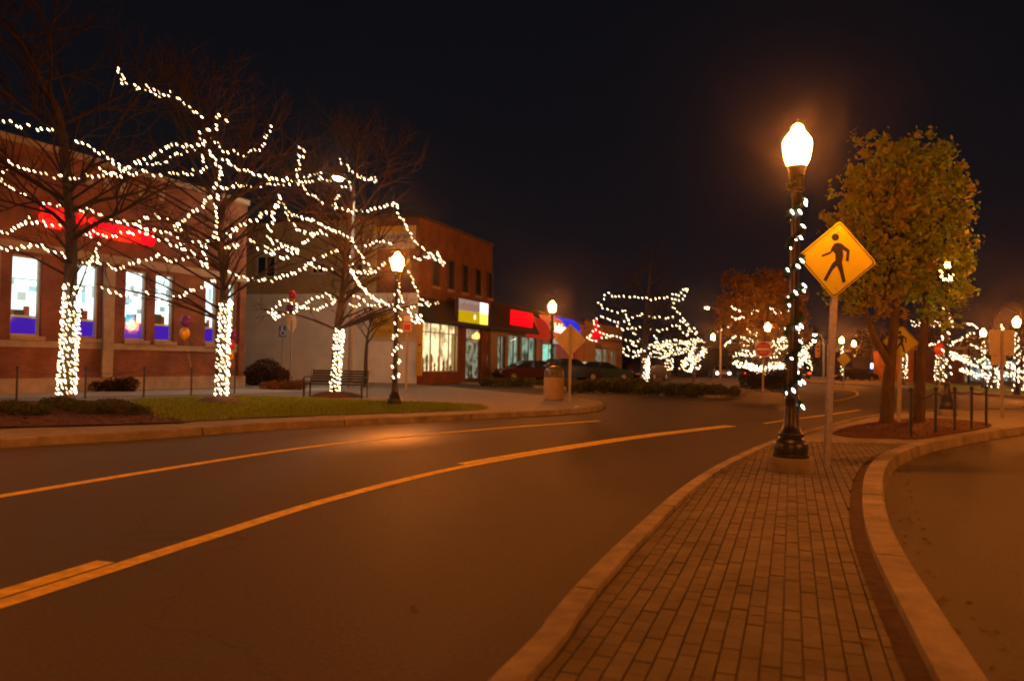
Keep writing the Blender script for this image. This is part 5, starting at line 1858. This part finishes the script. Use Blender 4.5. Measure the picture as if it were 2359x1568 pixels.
for k in range(9):
    x = 0.9 + k * (L_ - 1.8) / 8
    hg = (0.75 if k in (0, 3, 5) else 0.5)
    o = MB().bx(x - 0.16, x + 0.16, -1.27, -1.25, 3.9 - k * 0.01, 3.9 + hg).build('letter', LETW, t)
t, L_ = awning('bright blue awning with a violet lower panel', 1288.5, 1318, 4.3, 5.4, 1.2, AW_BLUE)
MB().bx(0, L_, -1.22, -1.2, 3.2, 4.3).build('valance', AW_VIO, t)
MB().prism([(0, 0), (0.3, 0.25), (0, 0.5), (-0.3, 0.25)], 1.225, 1.235, Matrix.Translation((L_ * 0.35, 0, 3.5)) @ Matrix.Rotation(R(90), 4, 'X')).build('emblem', LETW, t)
# red neon on the tan shop
xa, za = fs_.tz(1366, 778, 0.2)
xb, zb2 = fs_.tz(1388, 745, 0.2)
nn = thing('red_neon_sign', 'red neon sign behind the strung lights on the tan shop', 'sign', fs_.O + fs_.u * xa + fs_.n * 0.066, fs_.rot)
MB().bx(0, xb - xa, -0.12, 0, za, za + 0.9).build('panel', AW_RED_HOT, nn)
MB().lathe([(0.5, 0), (0.5, 0.1), (0.42, 0.12)], 14).build('disc', AW_RED_HOT, nn, ((xb - xa) * 0.35, -0.002, za + 1.5)).rotation_euler = (R(90), 0, 0)

# far right glass fronted shop and orange lit wall
def far_block(name, label, px0, px1, pytop, y, wallm, glow=None, wz=(0.5, 2.6), n=4):
    a, b = atY(px0, 850, y), atY(px1, 850, y)
    z1 = atY((px0 + px1) / 2, pytop, y).z
    t = thing(name, label, 'building', (a.x, y, 0), 0)
    L_ = b.x - a.x
    ops_ = []
    if glow:
        for k in range(n):
            ops_.append((L_ * (k + 0.08) / n, L_ * (k + 0.92) / n, wz[0], wz[1]))
    wall_open(MB(), 0, L_, 0, z1, ops_).build('wall', wallm, t)
    for o in ops_:
        shop_window(t, o, glow, (0.33, 0.66), (), goods=False, depth=0.5)
    MB().bx(0.01, L_ - 0.01, 0.31, 9, z1 - 0.3, z1 - 0.05).build('roof', ROOFDARK, t)
    MB().add([(0, 0.001, 0), (0, 9, 0), (0, 9, z1), (0, 0.001, z1)], [(3, 2, 1, 0)]).build('side_wall', wallm, t)
    MB().add([(L_, 0.001, 0), (L_, 9, 0), (L_, 9, z1), (L_, 0.001, z1)], [(0, 1, 2, 3)]).build('side_wall', wallm, t)
    MB().bx(-0.05, L_ + 0.05, -0.1, 0.36, z1, z1 + 0.15).build('coping', STONE, t)
    return t
far_block('glass_front_shop', 'low shop with bluish lit glazing behind the far lawn', 2232, 2420, 800, 76, STONE, emit('bluish_shop_glow', (0.45, 0.62, 0.62), 0.8, (0.2, 0.3, 0.35), 1.5, 0.3), (0.35, 2.5), 6)
far_block('brick_building', 'low orange lit brick building end beside the glass fronted shop', 2108, 2231, 806, 77, BRICKWALL)
far_block('distant_building', 'dim low building closing the end of the street', 1868, 2075, 812, 128, DARKTRIM)
far_block('distant_building', 'long dark building far beyond the parked cars', 1440, 1700, 800, 135, DARKTRIM)
# ================================================================== SIGNS
SIGN_YEL = mat('sign_yellow_sheet', (0.38, 0.38, 0.008), 0.5, 0.10, 2.2, spec=0.3)
SIGN_BLK = mat('sign_black_ink', (0.012, 0.010, 0.010), 0.55, 0.2, 8)
SIGN_WHT = mat('sign_white_sheet', (0.75, 0.73, 0.70), 0.5, 0.05, 3)
SIGN_RED = mat('sign_red_sheet', (0.55, 0.03, 0.025), 0.5, 0.08, 3)
SIGN_BLUE = mat('sign_blue_sheet', (0.05, 0.08, 0.22), 0.5, 0.08, 3)

def rounded_poly(corners, r, n=5):
    out = []
    m_ = len(corners)
    for i in range(m_):
        p, a, b = Vector(corners[i]), Vector(corners[i - 1]), Vector(corners[(i + 1) % m_])
        d1, d2 = (a - p).normalized(), (b - p).normalized()
        ang = d1.angle(d2) / 2
        q = r / math.tan(ang)
        s, e = p + d1 * q, p + d2 * q
        for k in range(n + 1):
            f = k / n
            out.append(tuple(s * (1 - f) ** 2 + p * 2 * f * (1 - f) + e * f * f))
    return out

RX = Matrix.Rotation(R(90), 4, 'X')      # drawing plane xy -> upright xz, extrusion z -> -y (towards the viewer)
def upright(poly, y0, y1):
    """prism of an xz outline between depth y0 (front) and y1 (back); front faces -y"""
    return MB().prism(poly, -y1, -y0, RX)

def u_post(t, h, z0=-0.1):
    mb = MB()
    mb.bx(-0.030, 0.030, 0.0, 0.006, z0, h)
    mb.bx(-0.030, -0.024, 0.006, 0.034, z0, h)
    mb.bx(0.024, 0.030, 0.006, 0.034, z0, h)
    mb.bx(-0.048, -0.0305, 0.028, 0.034, z0, h)
    mb.bx(0.0305, 0.048, 0.028, 0.034, z0, h)
    return mb.build('post', GALV, t)

def ring(outer, inner, y0, y1):
    n = len(outer)
    vs = [(p[0], y0, p[1]) for p in outer] + [(p[0], y0, p[1]) for p in inner] + [(p[0], y1, p[1]) for p in outer] + [(p[0], y1, p[1]) for p in inner]
    fs = []
    for k in range(n):
        k2 = (k + 1) % n
        fs += [(k, k2, n + k2, n + k), (k2, k, 2 * n + k, 2 * n + k2), (n + k, n + k2, 3 * n + k2, 3 * n + k)]
    return MB().add(vs, fs)

FIG = [(665,1090),(690,1080),(720,1085),(745,1105),(780,1130),(775,1215),(755,1210),(758,1145),(730,1130),(735,1175),(728,1225),(745,1300),(762,1365),(738,1375),(715,1300),(692,1250),(665,1280),(640,1330),(622,1370),(600,1360),(630,1295),(655,1240),(680,1210),(678,1165),(660,1145),(640,1165),(585,1190),(578,1178),(640,1148),(650,1115)]
def ped_sign(base, label, half, zc, rotz, tilt, group='walking figure warning signs', xoff=0.0):
    t = thing('pedestrian_sign', label, 'road sign', base, rotz, group)
    t.rotation_euler = (0, tilt, rotz)
    u_post(t, zc + half * 0.8)
    d = Matrix.Rotation(R(-2.0), 2)
    def dia(h_, r_):
        return [tuple(d @ Vector((p[0], p[1])) + Vector((xoff, zc))) for p in rounded_poly([(h_, 0), (0, h_), (-h_, 0), (0, -h_)], r_)]
    p = upright(dia(half, 0.05), -0.004, -0.0005)
    p.build('plate', SIGN_YEL, t)
    upright(dia(half * 0.998, 0.05), -0.0003, 0.0).build('plate_back', GALV_BACK, t)
    ring(dia(half * 0.955, 0.045), dia(half * 0.925, 0.042), -0.0062, -0.0045).build('border', SIGN_BLK, t)
    k = half / 290.0
    pts = [((x - 690) * k + xoff, zc - (y - 1205) * k) for x, y in FIG]
    upright(pts[::-1], -0.0062, -0.0045).build('walking_figure', SIGN_BLK, t)
    hc = ((672 - 690) * k + xoff, zc - (1040 - 1205) * k)
    upright([(hc[0] + 27 * k * math.cos(q), hc[1] + 27 * k * math.sin(q)) for q in [R(a) for a in range(0, 360, 18)]], -0.0062, -0.0045).build('figure_head', SIGN_BLK, t)
    for zz in (zc + half * 0.7, zc - half * 0.72):
        MB().lathe([(0.011, 0), (0.011, 0.005), (0.006, 0.009)], 8).build('bolt', GALV, t, (xoff, -0.0045, zz)).rotation_euler = (R(90), 0, 0)
    return t
pb = G(1905, 1076, IZ)
sc = atY(1934, 598, pb.y)
ped_sign((pb.x, pb.y, IZ), 'yellow diamond walking figure sign on a leaning steel post beside the garlanded lamp', 0.51, sc.z - IZ, R(-3), R(2.2))
pb2 = G(2070, 974, IZ)
sc2 = atY(2078, 788, pb2.y)
ped_sign((pb2.x, pb2.y, IZ), 'yellow diamond walking figure sign half hidden behind the island tree trunks', 0.40, sc2.z - IZ, R(-18), R(1.0))

def plain_sign(name, label, base, z0, plate, rotz=0.0, post_h=None, back=True, cat='road sign', extra=None, tilt=0.0):
    """plate: xz outline round its centre at height z0"""
    t = thing(name, label, cat, (base[0], base[1], base[2]), rotz)
    t.rotation_euler = (0, tilt, rotz)
    h = max(p[1] for p in plate) + z0
    u_post(t, post_h or h - 0.03)
    if back:          # we look at the back: plate on the far side of the post
        upright([(p[0], p[1] + z0) for p in plate], 0.0345, 0.038).build('plate', GALV_BACK, t)
    else:
        upright([(p[0], p[1] + z0) for p in plate], -0.004, -0.0005).build('plate', extra, t)
    return t

def ngon(n, r, a0=0.0):
    return [(r * math.cos(a0 + 2 * math.pi * k / n), r * math.sin(a0 + 2 * math.pi * k / n)) for k in range(n)]
b = GV(1312, 926)
plain_sign('diamond_sign', 'grey back of a diamond warning sign on a steel post beside the litter bin', (b.x, b.y, VZ), atY(1318, 783, b.y).z - VZ, rounded_poly([(0.54, 0), (0, 0.54), (-0.54, 0), (0, -0.54)], 0.05), R(12))
# stop sign seen nearly edge on from behind
sy = 33.0
b = atY(670, 870, sy)
t = plain_sign('stop_sign', 'back of a stop sign turned edge on by the grey wall, with balloons tied on', (b.x, sy, VZ), atY(668, 742, sy).z - VZ, ngon(8, 0.41, R(22.5)), R(74), post_h=2.9)
# accessible parking sign
sy2 = 36.0
b = atY(648, 862, sy2)
t = thing('parking_sign', 'small blue wheelchair parking sign before the grey wall', 'road sign', (b.x, sy2, VZ), 0)
zc = atY(648, 763, sy2).z - VZ
u_post(t, zc + 0.2)
upright(rounded_poly([(0.17, -0.27), (0.17, 0.27), (-0.17, 0.27), (-0.17, -0.27)], 0.03), -0.004, -0.0005).v
mb = upright([(p[0], p[1] + zc) for p in rounded_poly([(0.17, -0.27), (0.17, 0.27), (-0.17, 0.27), (-0.17, -0.27)], 0.03)], -0.004, -0.0005)
mb.build('plate', SIGN_BLUE, t)
ring([(0.02 + 0.13 * math.cos(R(a)), zc - 0.08 + 0.13 * math.sin(R(a))) for a in range(0, 360, 18)], [(0.02 + 0.095 * math.cos(R(a)), zc - 0.08 + 0.095 * math.sin(R(a))) for a in range(0, 360, 18)], -0.0062, -0.0045).build('wheelchair_wheel', SIGN_WHT, t)
upright([(-0.05, zc + 0.02), (0.0, zc + 0.02), (0.0, zc + 0.17), (-0.05, zc + 0.17)], -0.0075, -0.0063).build('wheelchair_figure', SIGN_WHT, t)
upright([(p[0] - 0.025, p[1] + zc + 0.215) for p in ngon(12, 0.035)], -0.0075, -0.0063).build('wheelchair_head', SIGN_WHT, t)
# no entry sign
sy3 = 40.5
b = atY(1757, 880, sy3)
zc = atY(1757, 804, sy3).z
t = thing('no_entry_sign', 'round red no entry sign with white bar on a white square', 'road sign', (b.x, sy3, 0), R(-14))
u_post(t, zc + 0.3)
q = 0.40
upright([(p[0], p[1] + zc) for p in rounded_poly([(q, -q), (q, q), (-q, q), (-q, -q)], 0.04)], -0.004, -0.0005).build('plate', SIGN_WHT, t)
upright([(p[0], p[1] + zc) for p in ngon(32, 0.375)], -0.0062, -0.0045).build('red_disc', SIGN_RED, t)
upright([(-0.31, zc - 0.06), (0.31, zc - 0.06), (0.31, zc + 0.06), (-0.31, zc + 0.06)], -0.008, -0.0064).build('white_bar', SIGN_WHT, t)
text_mesh('DO NOT', 0.11, SIGN_WHT, t, (0, -0.0072, zc + 0.17), (R(90), 0, 0), 0.0006)
text_mesh('ENTER', 0.11, SIGN_WHT, t, (0, -0.0072, zc - 0.17), (R(90), 0, 0), 0.0006)
# red no-parking style sign behind the lawn lamp: two red framed plates on the wall side
sy4 = 30.0
b = atY(935, 880, sy4)
t = thing('notice_sign', 'pair of small red and white plates on a post behind the lawn lamp', 'road sign', (b.x, sy4, VZ), 0)
for (pa, pb_) in ((724, 742), (744, 763)):
    z1, z0 = atY(933, pa, sy4).z - VZ, atY(933, pb_, sy4).z - VZ
    hw = 0.17
    upright(rounded_poly([(hw, z0), (hw, z1), (-hw, z1), (-hw, z0)], 0.02), -0.004, -0.0005).build('plate', SIGN_WHT if pa == 724 else SIGN_RED, t)
    ring(rounded_poly([(hw * .96, z0 + 0.01), (hw * .96, z1 - 0.01), (-hw * .96, z1 - 0.01), (-hw * .96, z0 + 0.01)], 0.02), rounded_poly([(hw * .78, z0 + 0.04), (hw * .78, z1 - 0.04), (-hw * .78, z1 - 0.04), (-hw * .78, z0 + 0.04)], 0.02), -0.0062, -0.0045).build('border', SIGN_RED if pa == 724 else SIGN_WHT, t)
u_post(t, atY(933, 726, sy4).z - VZ)
# square sign back on the right, smaller plate below
b = G(2309, 962, IZ)
zc = atY(2311, 789, b.y).z - IZ
t = plain_sign('square_sign', 'grey back of a square sign with a smaller plate below, on a steel post', (b.x, b.y, IZ), zc, rounded_poly([(0.36, -0.35), (0.36, 0.35), (-0.36, 0.35), (-0.36, -0.35)], 0.04), 0.05)
upright([(-0.3, zc - 0.62), (0.12, zc - 0.62), (0.12, zc - 0.36), (-0.3, zc - 0.36)], 0.0345, 0.038).build('lower_plate', GALV_BACK, t)
# far stop sign and warning sign
sy5 = 48.0
b = atY(2164, 880, sy5)
zc = atY(2164, 804, sy5).z
t = plain_sign('stop_sign', 'red stop sign standing before the brightly wrapped trunk', (b.x, sy5, 0), zc, ngon(8, 0.38, R(22.5)), 0, back=False, extra=SIGN_RED)
text_mesh('STOP', 0.24, SIGN_WHT, t, (0, -0.006, zc), (R(90), 0, 0), 0.001)
sy6 = 58.0
b = atY(1943, 880, sy6)
plain_sign('diamond_sign', 'small yellow diamond warning sign before the wrapped far lamp', (b.x, sy6, 0), atY(1943, 828, sy6).z, rounded_poly([(0.54, 0), (0, 0.54), (-0.54, 0), (0, -0.54)], 0.05), 0, back=False, extra=SIGN_YEL)
# traffic signal on the far pole
sy7 = 92.0
b = atY(1882, 850, sy7)
zc = atY(1882, 808, sy7).z
t = thing('traffic_signal', 'yellow traffic signal hanging below the pair of tall lights', 'traffic light', (b.x + 1.2, sy7, 0), 0)
MB().tube([(0, 0, 0), (0, 0, zc + 0.9)], 0.09, 8).build('pole', GALV, t)
MB().tube([(0, 0, zc + 0.8), (-1.2, 0, zc + 0.9)], 0.05, 6).build('arm', GALV, t)
MB().bx(-1.42, -0.98, -0.2, 0.15, zc - 0.75, zc + 0.75).build('housing', mat('signal_yellow', (0.55, 0.30, 0.02), 0.5, 0.1, 3), t)
for k, zz in enumerate((0.48, 0, -0.48)):
    MB().lathe([(0.15, 0), (0.15, 0.03), (0.1, 0.05)], 12).build('signal_lens', DARKGLASS, t, (-1.2, -0.2, zc + zz)).rotation_euler = (R(90), 0, 0)
sy8 = 120.0
for (px, py, col, lab) in ((1966, 818, (1.0, 0.35, 0.05), 'amber'), (1946, 820, (0.05, 1.0, 0.6), 'green')):
    b = atY(px, py, sy8)
    t = thing('traffic_signal', 'distant traffic signal showing %s' % lab, 'traffic light', (b.x, sy8, 0), 0)
    MB().tube([(0, 0.2, 0), (0, 0.2, b.z + 0.6)], 0.08, 8).build('pole', GALV, t)
    MB().bx(-0.2, 0.2, -0.12, 0.12, b.z - 0.6, b.z + 0.6).build('housing', BLACK_METAL, t)
    MB().lathe([(0.16, 0), (0.16, 0.05), (0.1, 0.08)], 10).build('lit_lens', emit('signal_' + lab, col, 6), t, (0, -0.121, b.z)).rotation_euler = (R(90), 0, 0)
# lit white sign far away
sy9 = 112.0
b = atY(2018, 843, sy9)
t = thing('lit_sign', 'distant white lit pole sign above red tail lights', 'sign', (b.x, sy9, 0), 0)
MB().bx(-0.8, 0.8, -0.12, 0.12, b.z - 0.35, b.z + 0.4).build('panel', emit('distant_sign_white', (0.8, 0.9, 1.0), 2.6), t)
MB().bx(-0.8, 0.8, -0.13, 0.13, b.z - 0.6, b.z - 0.352).build('lower_panel', emit('distant_sign_blue', (0.05, 0.1, 0.8), 0.6), t)
MB().tube([(0, 0, 0), (0, 0, b.z - 0.6)], 0.1, 8).build('pole', BLACK_METAL, t)

# ================================================================== FENCES
def chain_fence(label, posts, z, h=0.92, group='post and chain fences', rail=False):
    t = thing('chain_fence', label, 'fence', (posts[0].x, posts[0].y, z), 0, group)
    o0 = Vector((posts[0].x, posts[0].y, z))
    tops = []
    for p in posts:
        q = Vector((p.x, p.y, z)) - o0
        MB().lathe([(0.045, -0.04), (0.04, 0.02), (0.028, 0.05), (0.028, h - 0.06), (0.04, h - 0.05), (0.042, h - 0.01), (0.015, h + 0.02)], 10, q).build('post', BLACK_METAL, t)
        tops.append(q + Vector((0, 0, h - 0.08)))
    for a, b_ in zip(tops[:-1], tops[1:]):
        ln = []
        L_ = (b_ - a).length
        nl = max(8, int(L_ / 0.06))
        for k in range(nl + 1):
            f = k / nl
            ln.append(a * (1 - f) + b_ * f - Vector((0, 0, 0.09 * L_ * 4 * f * (1 - f) * 0.8)))
        mb = MB()
        for k in range(nl):
            c = (ln[k] + ln[k + 1]) / 2
            d = (ln[k + 1] - ln[k]).normalized()
            s_ = d.cross(Vector((0, 0, 1))).normalized() if k % 2 else Vector((0, 0, 1))
            e = 0.036
            mb.tube([c - d * e, c - d * e * 0.6 + s_ * 0.014, c + d * e * 0.6 + s_ * 0.014, c + d * e, c + d * e * 0.6 - s_ * 0.014, c - d * e * 0.6 - s_ * 0.014, c - d * e], 0.005, 3, False)
        mb.build('chain', BLACK_METAL, t)
    return t
chain_fence('black post and chain fence along the footpath before the brick bank', [GV(*p) for p in [(-125, 927), (38, 921), (196, 917), (331, 914), (440, 910), (540, 906)]], VZ)
chain_fence('black post and chain fence round the leafy island bed', [G(*p, IZ) for p in [(2097, 1010), (2154, 1001), (2198, 995), (2237, 991), (2271, 985)]], IZ)

# ================================================================== BENCH, BIN, BALLOONS
bl_, br_ = GV(705, 913), GV(840, 917)
bc = (bl_ + br_) / 2
ang = math.atan2(br_.y - bl_.y, br_.x - bl_.x)
BWd = (br_ - bl_).length
bench = thing('park_bench', 'dark slatted park bench facing the street in front of a wrapped tree', 'bench', (bc.x, bc.y, VZ), ang)
BENCH = mat('bench_paint', (0.014, 0.014, 0.013), 0.5, 0.3, 6)
for k in range(5):
    MB().box((0, -0.02 + k * 0.1 - 0.2, 0.44), (BWd - 0.1, 0.075, 0.03)).build('seat_slat', BENCH, bench)
for k in range(5):
    z = 0.53 + k * 0.085
    MB().box((0, 0.27 + k * 0.025, z), (BWd - 0.1, 0.025, 0.066)).build('back_slat', BENCH, bench)
for s in (-1, 1):
    x = s * (BWd / 2 - 0.02)
    MB().box((x, -0.2, 0.21), (0.05, 0.06, 0.44)).build('leg', BLACK_METAL, bench)
    MB().tube([(x, 0.22, 0.0), (x, 0.24, 0.42), (x, 0.38, 0.92)], 0.028, 6).build('leg', BLACK_METAL, bench)
    MB().tube([(x, 0.30, 0.66), (x, 0.0, 0.68), (x, -0.22, 0.65), (x, -0.21, 0.43)], 0.022, 6).build('armrest', BLACK_METAL, bench, smooth=True)

bp = GV(1275, 921)
bin_ = thing('litter_bin', 'pebbled concrete litter bin with a dark domed lid', 'litter bin', (bp.x, bp.y, VZ), 0)
MB().lathe([(0.31, 0), (0.345, 0.03), (0.35, 0.4), (0.355, 0.74), (0.33, 0.78)], 24).build('body', mat('bin_aggregate', (0.30, 0.235, 0.17), 0.9, 0.3, 30, 0.8, 80), bin_, smooth=True)
MB().lathe([(0.34, 0.781), (0.345, 0.82), (0.33, 1.0), (0.27, 1.1), (0.14, 1.16), (0.03, 1.175)], 24).build('lid', mat('bin_lid_steel', (0.10, 0.10, 0.11), 0.4, 0.2, 5, metal=0.3), bin_, smooth=True)
MB().bx(-0.14, 0.14, -0.352, -0.30, 0.86, 0.99).build('flap', BLACK_METAL, bin_)

def balloon(p, col, label, tie):
    t = thing('balloon', label, 'balloon', p, 0, 'party balloons tied to the posts')
    prof = [(0.022, -0.02), (0.012, 0.0)] + [(0.165 * math.sin(R(a)) * (1 - 0.12 * (math.cos(R(a)) > 0) * math.cos(R(a))), 0.20 - 0.20 * math.cos(R(a))) for a in range(18, 180, 18)] + [(0.005, 0.40)]
    MB().lathe(prof, 16).build('skin', col, t, smooth=True)
    MB().tube([(0, 0, 0.0), (tie.x - p.x, tie.y - p.y, tie.z - p.z)], 0.003, 3).build('string', SIGN_WHT, t)
BP = mat('balloon_purple', (0.17, 0.02, 0.30), 0.25, 0.05, 2, spec=0.6)
BY = mat('balloon_yellow', (0.75, 0.42, 0.02), 0.25, 0.05, 2, spec=0.6)
BR = mat('balloon_red', (0.6, 0.02, 0.06), 0.25, 0.05, 2, spec=0.6)
fp1, fp2 = GV(440, 910), GV(540, 906)
for (px, py, yy, col, lab, tie) in (
    (428, 754, fp1.y - 0.15, BP, 'purple balloon above a yellow one on a fence post', fp1),
    (425, 782, fp1.y - 0.35, BY, 'yellow balloon below a purple one on a fence post', fp1),
    (535, 786, fp2.y - 0.1, BP, 'purple balloon at the top of three beside the lawn trunk', fp2),
    (530, 808, fp2.y - 0.4, BR, 'red balloon in the middle of three beside the lawn trunk', fp2),
    (527, 832, fp2.y - 0.55, BY, 'yellow balloon lowest of three beside the lawn trunk', fp2)):
    balloon(atY(px, py, yy), col, lab, tie + Vector((0, 0, 0.8)))
ss = atY(670, 870, sy)
for (px, py, col, lab) in ((673, 690, BR, 'red balloon floating over the stop sign back'), (670, 706, BY, 'yellow balloon under the red one over the stop sign back'), (667, 722, BP, 'purple balloon just over the stop sign back')):
    balloon(atY(px, py, sy - 0.15), col, lab, Vector((ss.x, sy, 2.6)))

# ================================================================== CARS
def car(label, loc, rotz, paint, lights=None, tall=1.0, group='cars in the street'):
    t = thing('car', label, 'car', loc, rotz, group)
    L_, Wd = 4.5, 1.78
    side = [(-2.25, 0.35), (-2.22, 0.72), (-2.05, 0.92 * tall), (-1.0, 0.98 * tall), (0.0, 0.99 * tall), (1.1, 0.95 * tall), (1.95, 0.82), (2.2, 0.68), (2.25, 0.38), (2.0, 0.24), (-2.0, 0.24)]
    def loft(profile, wl, name, m, inset=0.10):
        n = len(profile)
        vs = []
        for (y, k) in ((-wl / 2, 0.0), (-wl / 2 - 0.0, 0.0), (wl / 2, 0.0)):
            pass
        rows = [(-wl / 2 + inset, 0.94), (-wl / 2, 1.0), (wl / 2, 1.0), (wl / 2 - inset, 0.94)]
        cz = sum(p[1] for p in profile) / n
        rows = [(-wl / 2, 0.93), (-wl / 2 + 0.09, 1.0), (wl / 2 - 0.09, 1.0), (wl / 2, 0.93)]
        for y, s_ in rows:
            vs += [(p[0] * (0.985 if s_ < 1 else 1), y, cz + (p[1] - cz) * s_) for p in profile]
        fs = []
        for r_ in range(3):
            for k in range(n):
                k2 = (k + 1) % n
                fs.append((r_ * n + k, r_ * n + k2, (r_ + 1) * n + k2, (r_ + 1) * n + k))
        fs.append(tuple(reversed(range(n))))
        fs.append(tuple(range(3 * n, 4 * n)))
        return MB().add(vs, fs).build(name, m, t, smooth=True)
    body = loft(side, Wd, 'body', paint)
    zr = 1.43 * tall
    cab = [(-1.95, 0.93 * tall), (-1.35, zr - 0.04), (-0.7, zr), (0.2, zr - 0.02), (1.15, 0.95 * tall)]
    n = len(cab)
    vs = []
    for y, sgn in ((-0.80, -1), (0.80, 1)):
        vs += [(p[0], sgn * (0.80 - 0.16 * (p[1] - 0.93 * tall) / 0.5), p[1]) for p in cab]
    MB().add(vs, [(k, k + 1, n + k + 1, n + k) for k in range(n - 1)] + [tuple(reversed(range(n))), tuple(range(n, 2 * n))]).build('cabin', paint, t)
    # glass
    for sgn in (-1, 1):
        yy = sgn * 0.80
        def P(x, z):
            return (x, sgn * (0.80 - 0.16 * (z - 0.93 * tall) / 0.5 + 0.006), z)
        z0, z1 = 0.98 * tall, zr - 0.09
        q1 = [P(-1.65, z0), P(-0.55, z0), P(-0.55, z1), P(-1.3, z1)]
        q2 = [P(-0.45, z0), P(0.95, z0), P(0.2, z1), P(-0.45, z1)]
        for q in (q1, q2):
            MB().add(q, [(0, 1, 2, 3) if sgn < 0 else (3, 2, 1, 0)]).build('side_window', DARKGLASS, t)
    MB().add([(1.10, -0.72, 0.985 * tall), (1.10, 0.72, 0.985 * tall), (0.26, 0.62, zr - 0.05), (0.26, -0.62, zr - 0.05)], [(0, 1, 2, 3)]).build('windscreen', DARKGLASS, t).location = (0.022, 0, 0.012)
    MB().add([(-1.90, 0.72, 0.985 * tall), (-1.90, -0.72, 0.985 * tall), (-1.40, -0.62, zr - 0.07), (-1.40, 0.62, zr - 0.07)], [(0, 1, 2, 3)]).build('rear_window', DARKGLASS, t).location = (-0.022, 0, 0.012)
    for x in (-1.4, 1.4):
        for sgn in (-1, 1):
            w = MB().lathe([(0.18, 0), (0.29, 0.0), (0.32, 0.03), (0.32, 0.17), (0.29, 0.2)], 16).build('wheel', TYRE, t, (x, sgn * 0.72, 0.32))
            w.rotation_euler = (R(-90) * sgn, 0, 0)
            MB().lathe([(0.19, 0.2), (0.17, 0.215), (0.03, 0.222)], 12).build('rim', GALV, w)
    hm, tm = HEAD_OFF, TAIL_OFF
    if lights == 'head':
        hm, tm = HEAD_ON, TAIL_ON
    if lights == 'tail':
        hm, tm = HEAD_ON, TAIL_ON
    for sgn in (-1, 1):
        MB().lathe([(0.11, 0), (0.10, 0.035), (0.03, 0.05)], 12).build('headlight', hm, t, (2.215, sgn * 0.62, 0.64)).rotation_euler = (0, R(90), 0)
        MB().bx(-2.262, -2.215, sgn * 0.66 - 0.13, sgn * 0.66 + 0.13, 0.68, 0.86).build('taillight', tm, t)
    MB().bx(2.246, 2.27, -0.5, 0.5, 0.42, 0.58).build('grille', BLACK_METAL, t)
    MB().bx(-2.262, -2.246, -0.26, 0.26, 0.5, 0.62).build('number_plate', SIGN_WHT, t)
    return t
TYRE = mat('tyre_rubber', (0.015, 0.015, 0.015), 0.8, 0.2, 5)
HEAD_ON = emit('headlight_on', (1.0, 0.92, 0.8), 26)
TAIL_ON = emit('taillight_on', (1.0, 0.03, 0.01), 7)
HEAD_OFF = mat('headlight_off', (0.5, 0.5, 0.5), 0.1, 0.1, 2)
TAIL_OFF = mat('taillight_off', (0.25, 0.01, 0.01), 0.2, 0.1, 2)
def paintm(n, c):
    return mat(n, c, 0.25, 0.06, 2, spec=0.7)
CB, CG, CR = paintm('car_black', (0.012, 0.012, 0.014)), paintm('car_green', (0.015, 0.05, 0.035)), paintm('car_red', (0.06, 0.007, 0.007))
CS, CN = paintm('car_silver', (0.30, 0.30, 0.31)), paintm('car_navy', (0.02, 0.022, 0.04))
def carat(px, y, label, rot, m, lights=None, tall=1.0, z=0.0):
    p = atY(px, 850, y)
    return car(label, (p.x, y, z), R(rot), m, lights, tall)
# along the shops the ground is the bed slab, 0.13 m up
carat(1213, 53, 'dark red parked car with its nose lit by the shop window', 205, CR, None, 1.0, 0.13)
carat(1312, 55.5, 'black parked car behind the hedge before the green lit window', 20, CB, None, 1.12, 0.13)
carat(1385, 58, 'dark green parked car behind the hedge before the tan shop', 15, CG, None, 1.0, 0.13)
carat(1495, 61, 'black parked van with red tail reflectors behind the lit bed tree', 60, CB, None, 1.3, 0.13)
carat(1658, 84, 'oncoming car with both headlights shining at the end of the street', -96, CS, 'head')
carat(1728, 68, 'dark car driving away with glowing tail lights beside the shrub', 80, CN, 'tail')
carat(1968, 82, 'dark car crossing far beyond the yellow warning sign', 10, CB)
carat(2034, 100, 'car driving away with tail lights under the white lit sign', 82, CB, 'tail')
carat(1986, 104, 'oncoming distant car with amber headlights', -90, CS, 'head')
carat(1838, 90, 'car with tail lights beyond the small lit tree', 84, CN, 'tail')
carat(2120, 95, 'red car parked past the slim lit trunk', 5, CR, 'tail')

# ================================================================== LAMP BLOOM
hz = MB().bx(-230, 230, -70, 340, -1.2, 19).build('bloom_haze', None)  # added volume; its forward scatter stands in for lens bloom round lamps
hm_ = bpy.data.materials.new('bloom_scatter')
hm_.use_nodes = True
HN, HL = hm_.node_tree.nodes, hm_.node_tree.links
for n_ in list(HN):
    HN.remove(n_)
ho = HN.new('ShaderNodeOutputMaterial')
hv = HN.new('ShaderNodeVolumePrincipled')
hv.inputs['Color'].default_value = (0.9, 0.9, 0.92, 1)
hv.inputs['Density'].default_value = 0.00042
hv.inputs['Anisotropy'].default_value = 0.96
HL.new(hv.outputs[0], ho.inputs['Volume'])
hz.data.materials.append(hm_)
tag(hz, 'thin scattering volume added to give the lamps a lens bloom', 'bloom_haze', kind='stuff')
cy.volume_bounces = 0
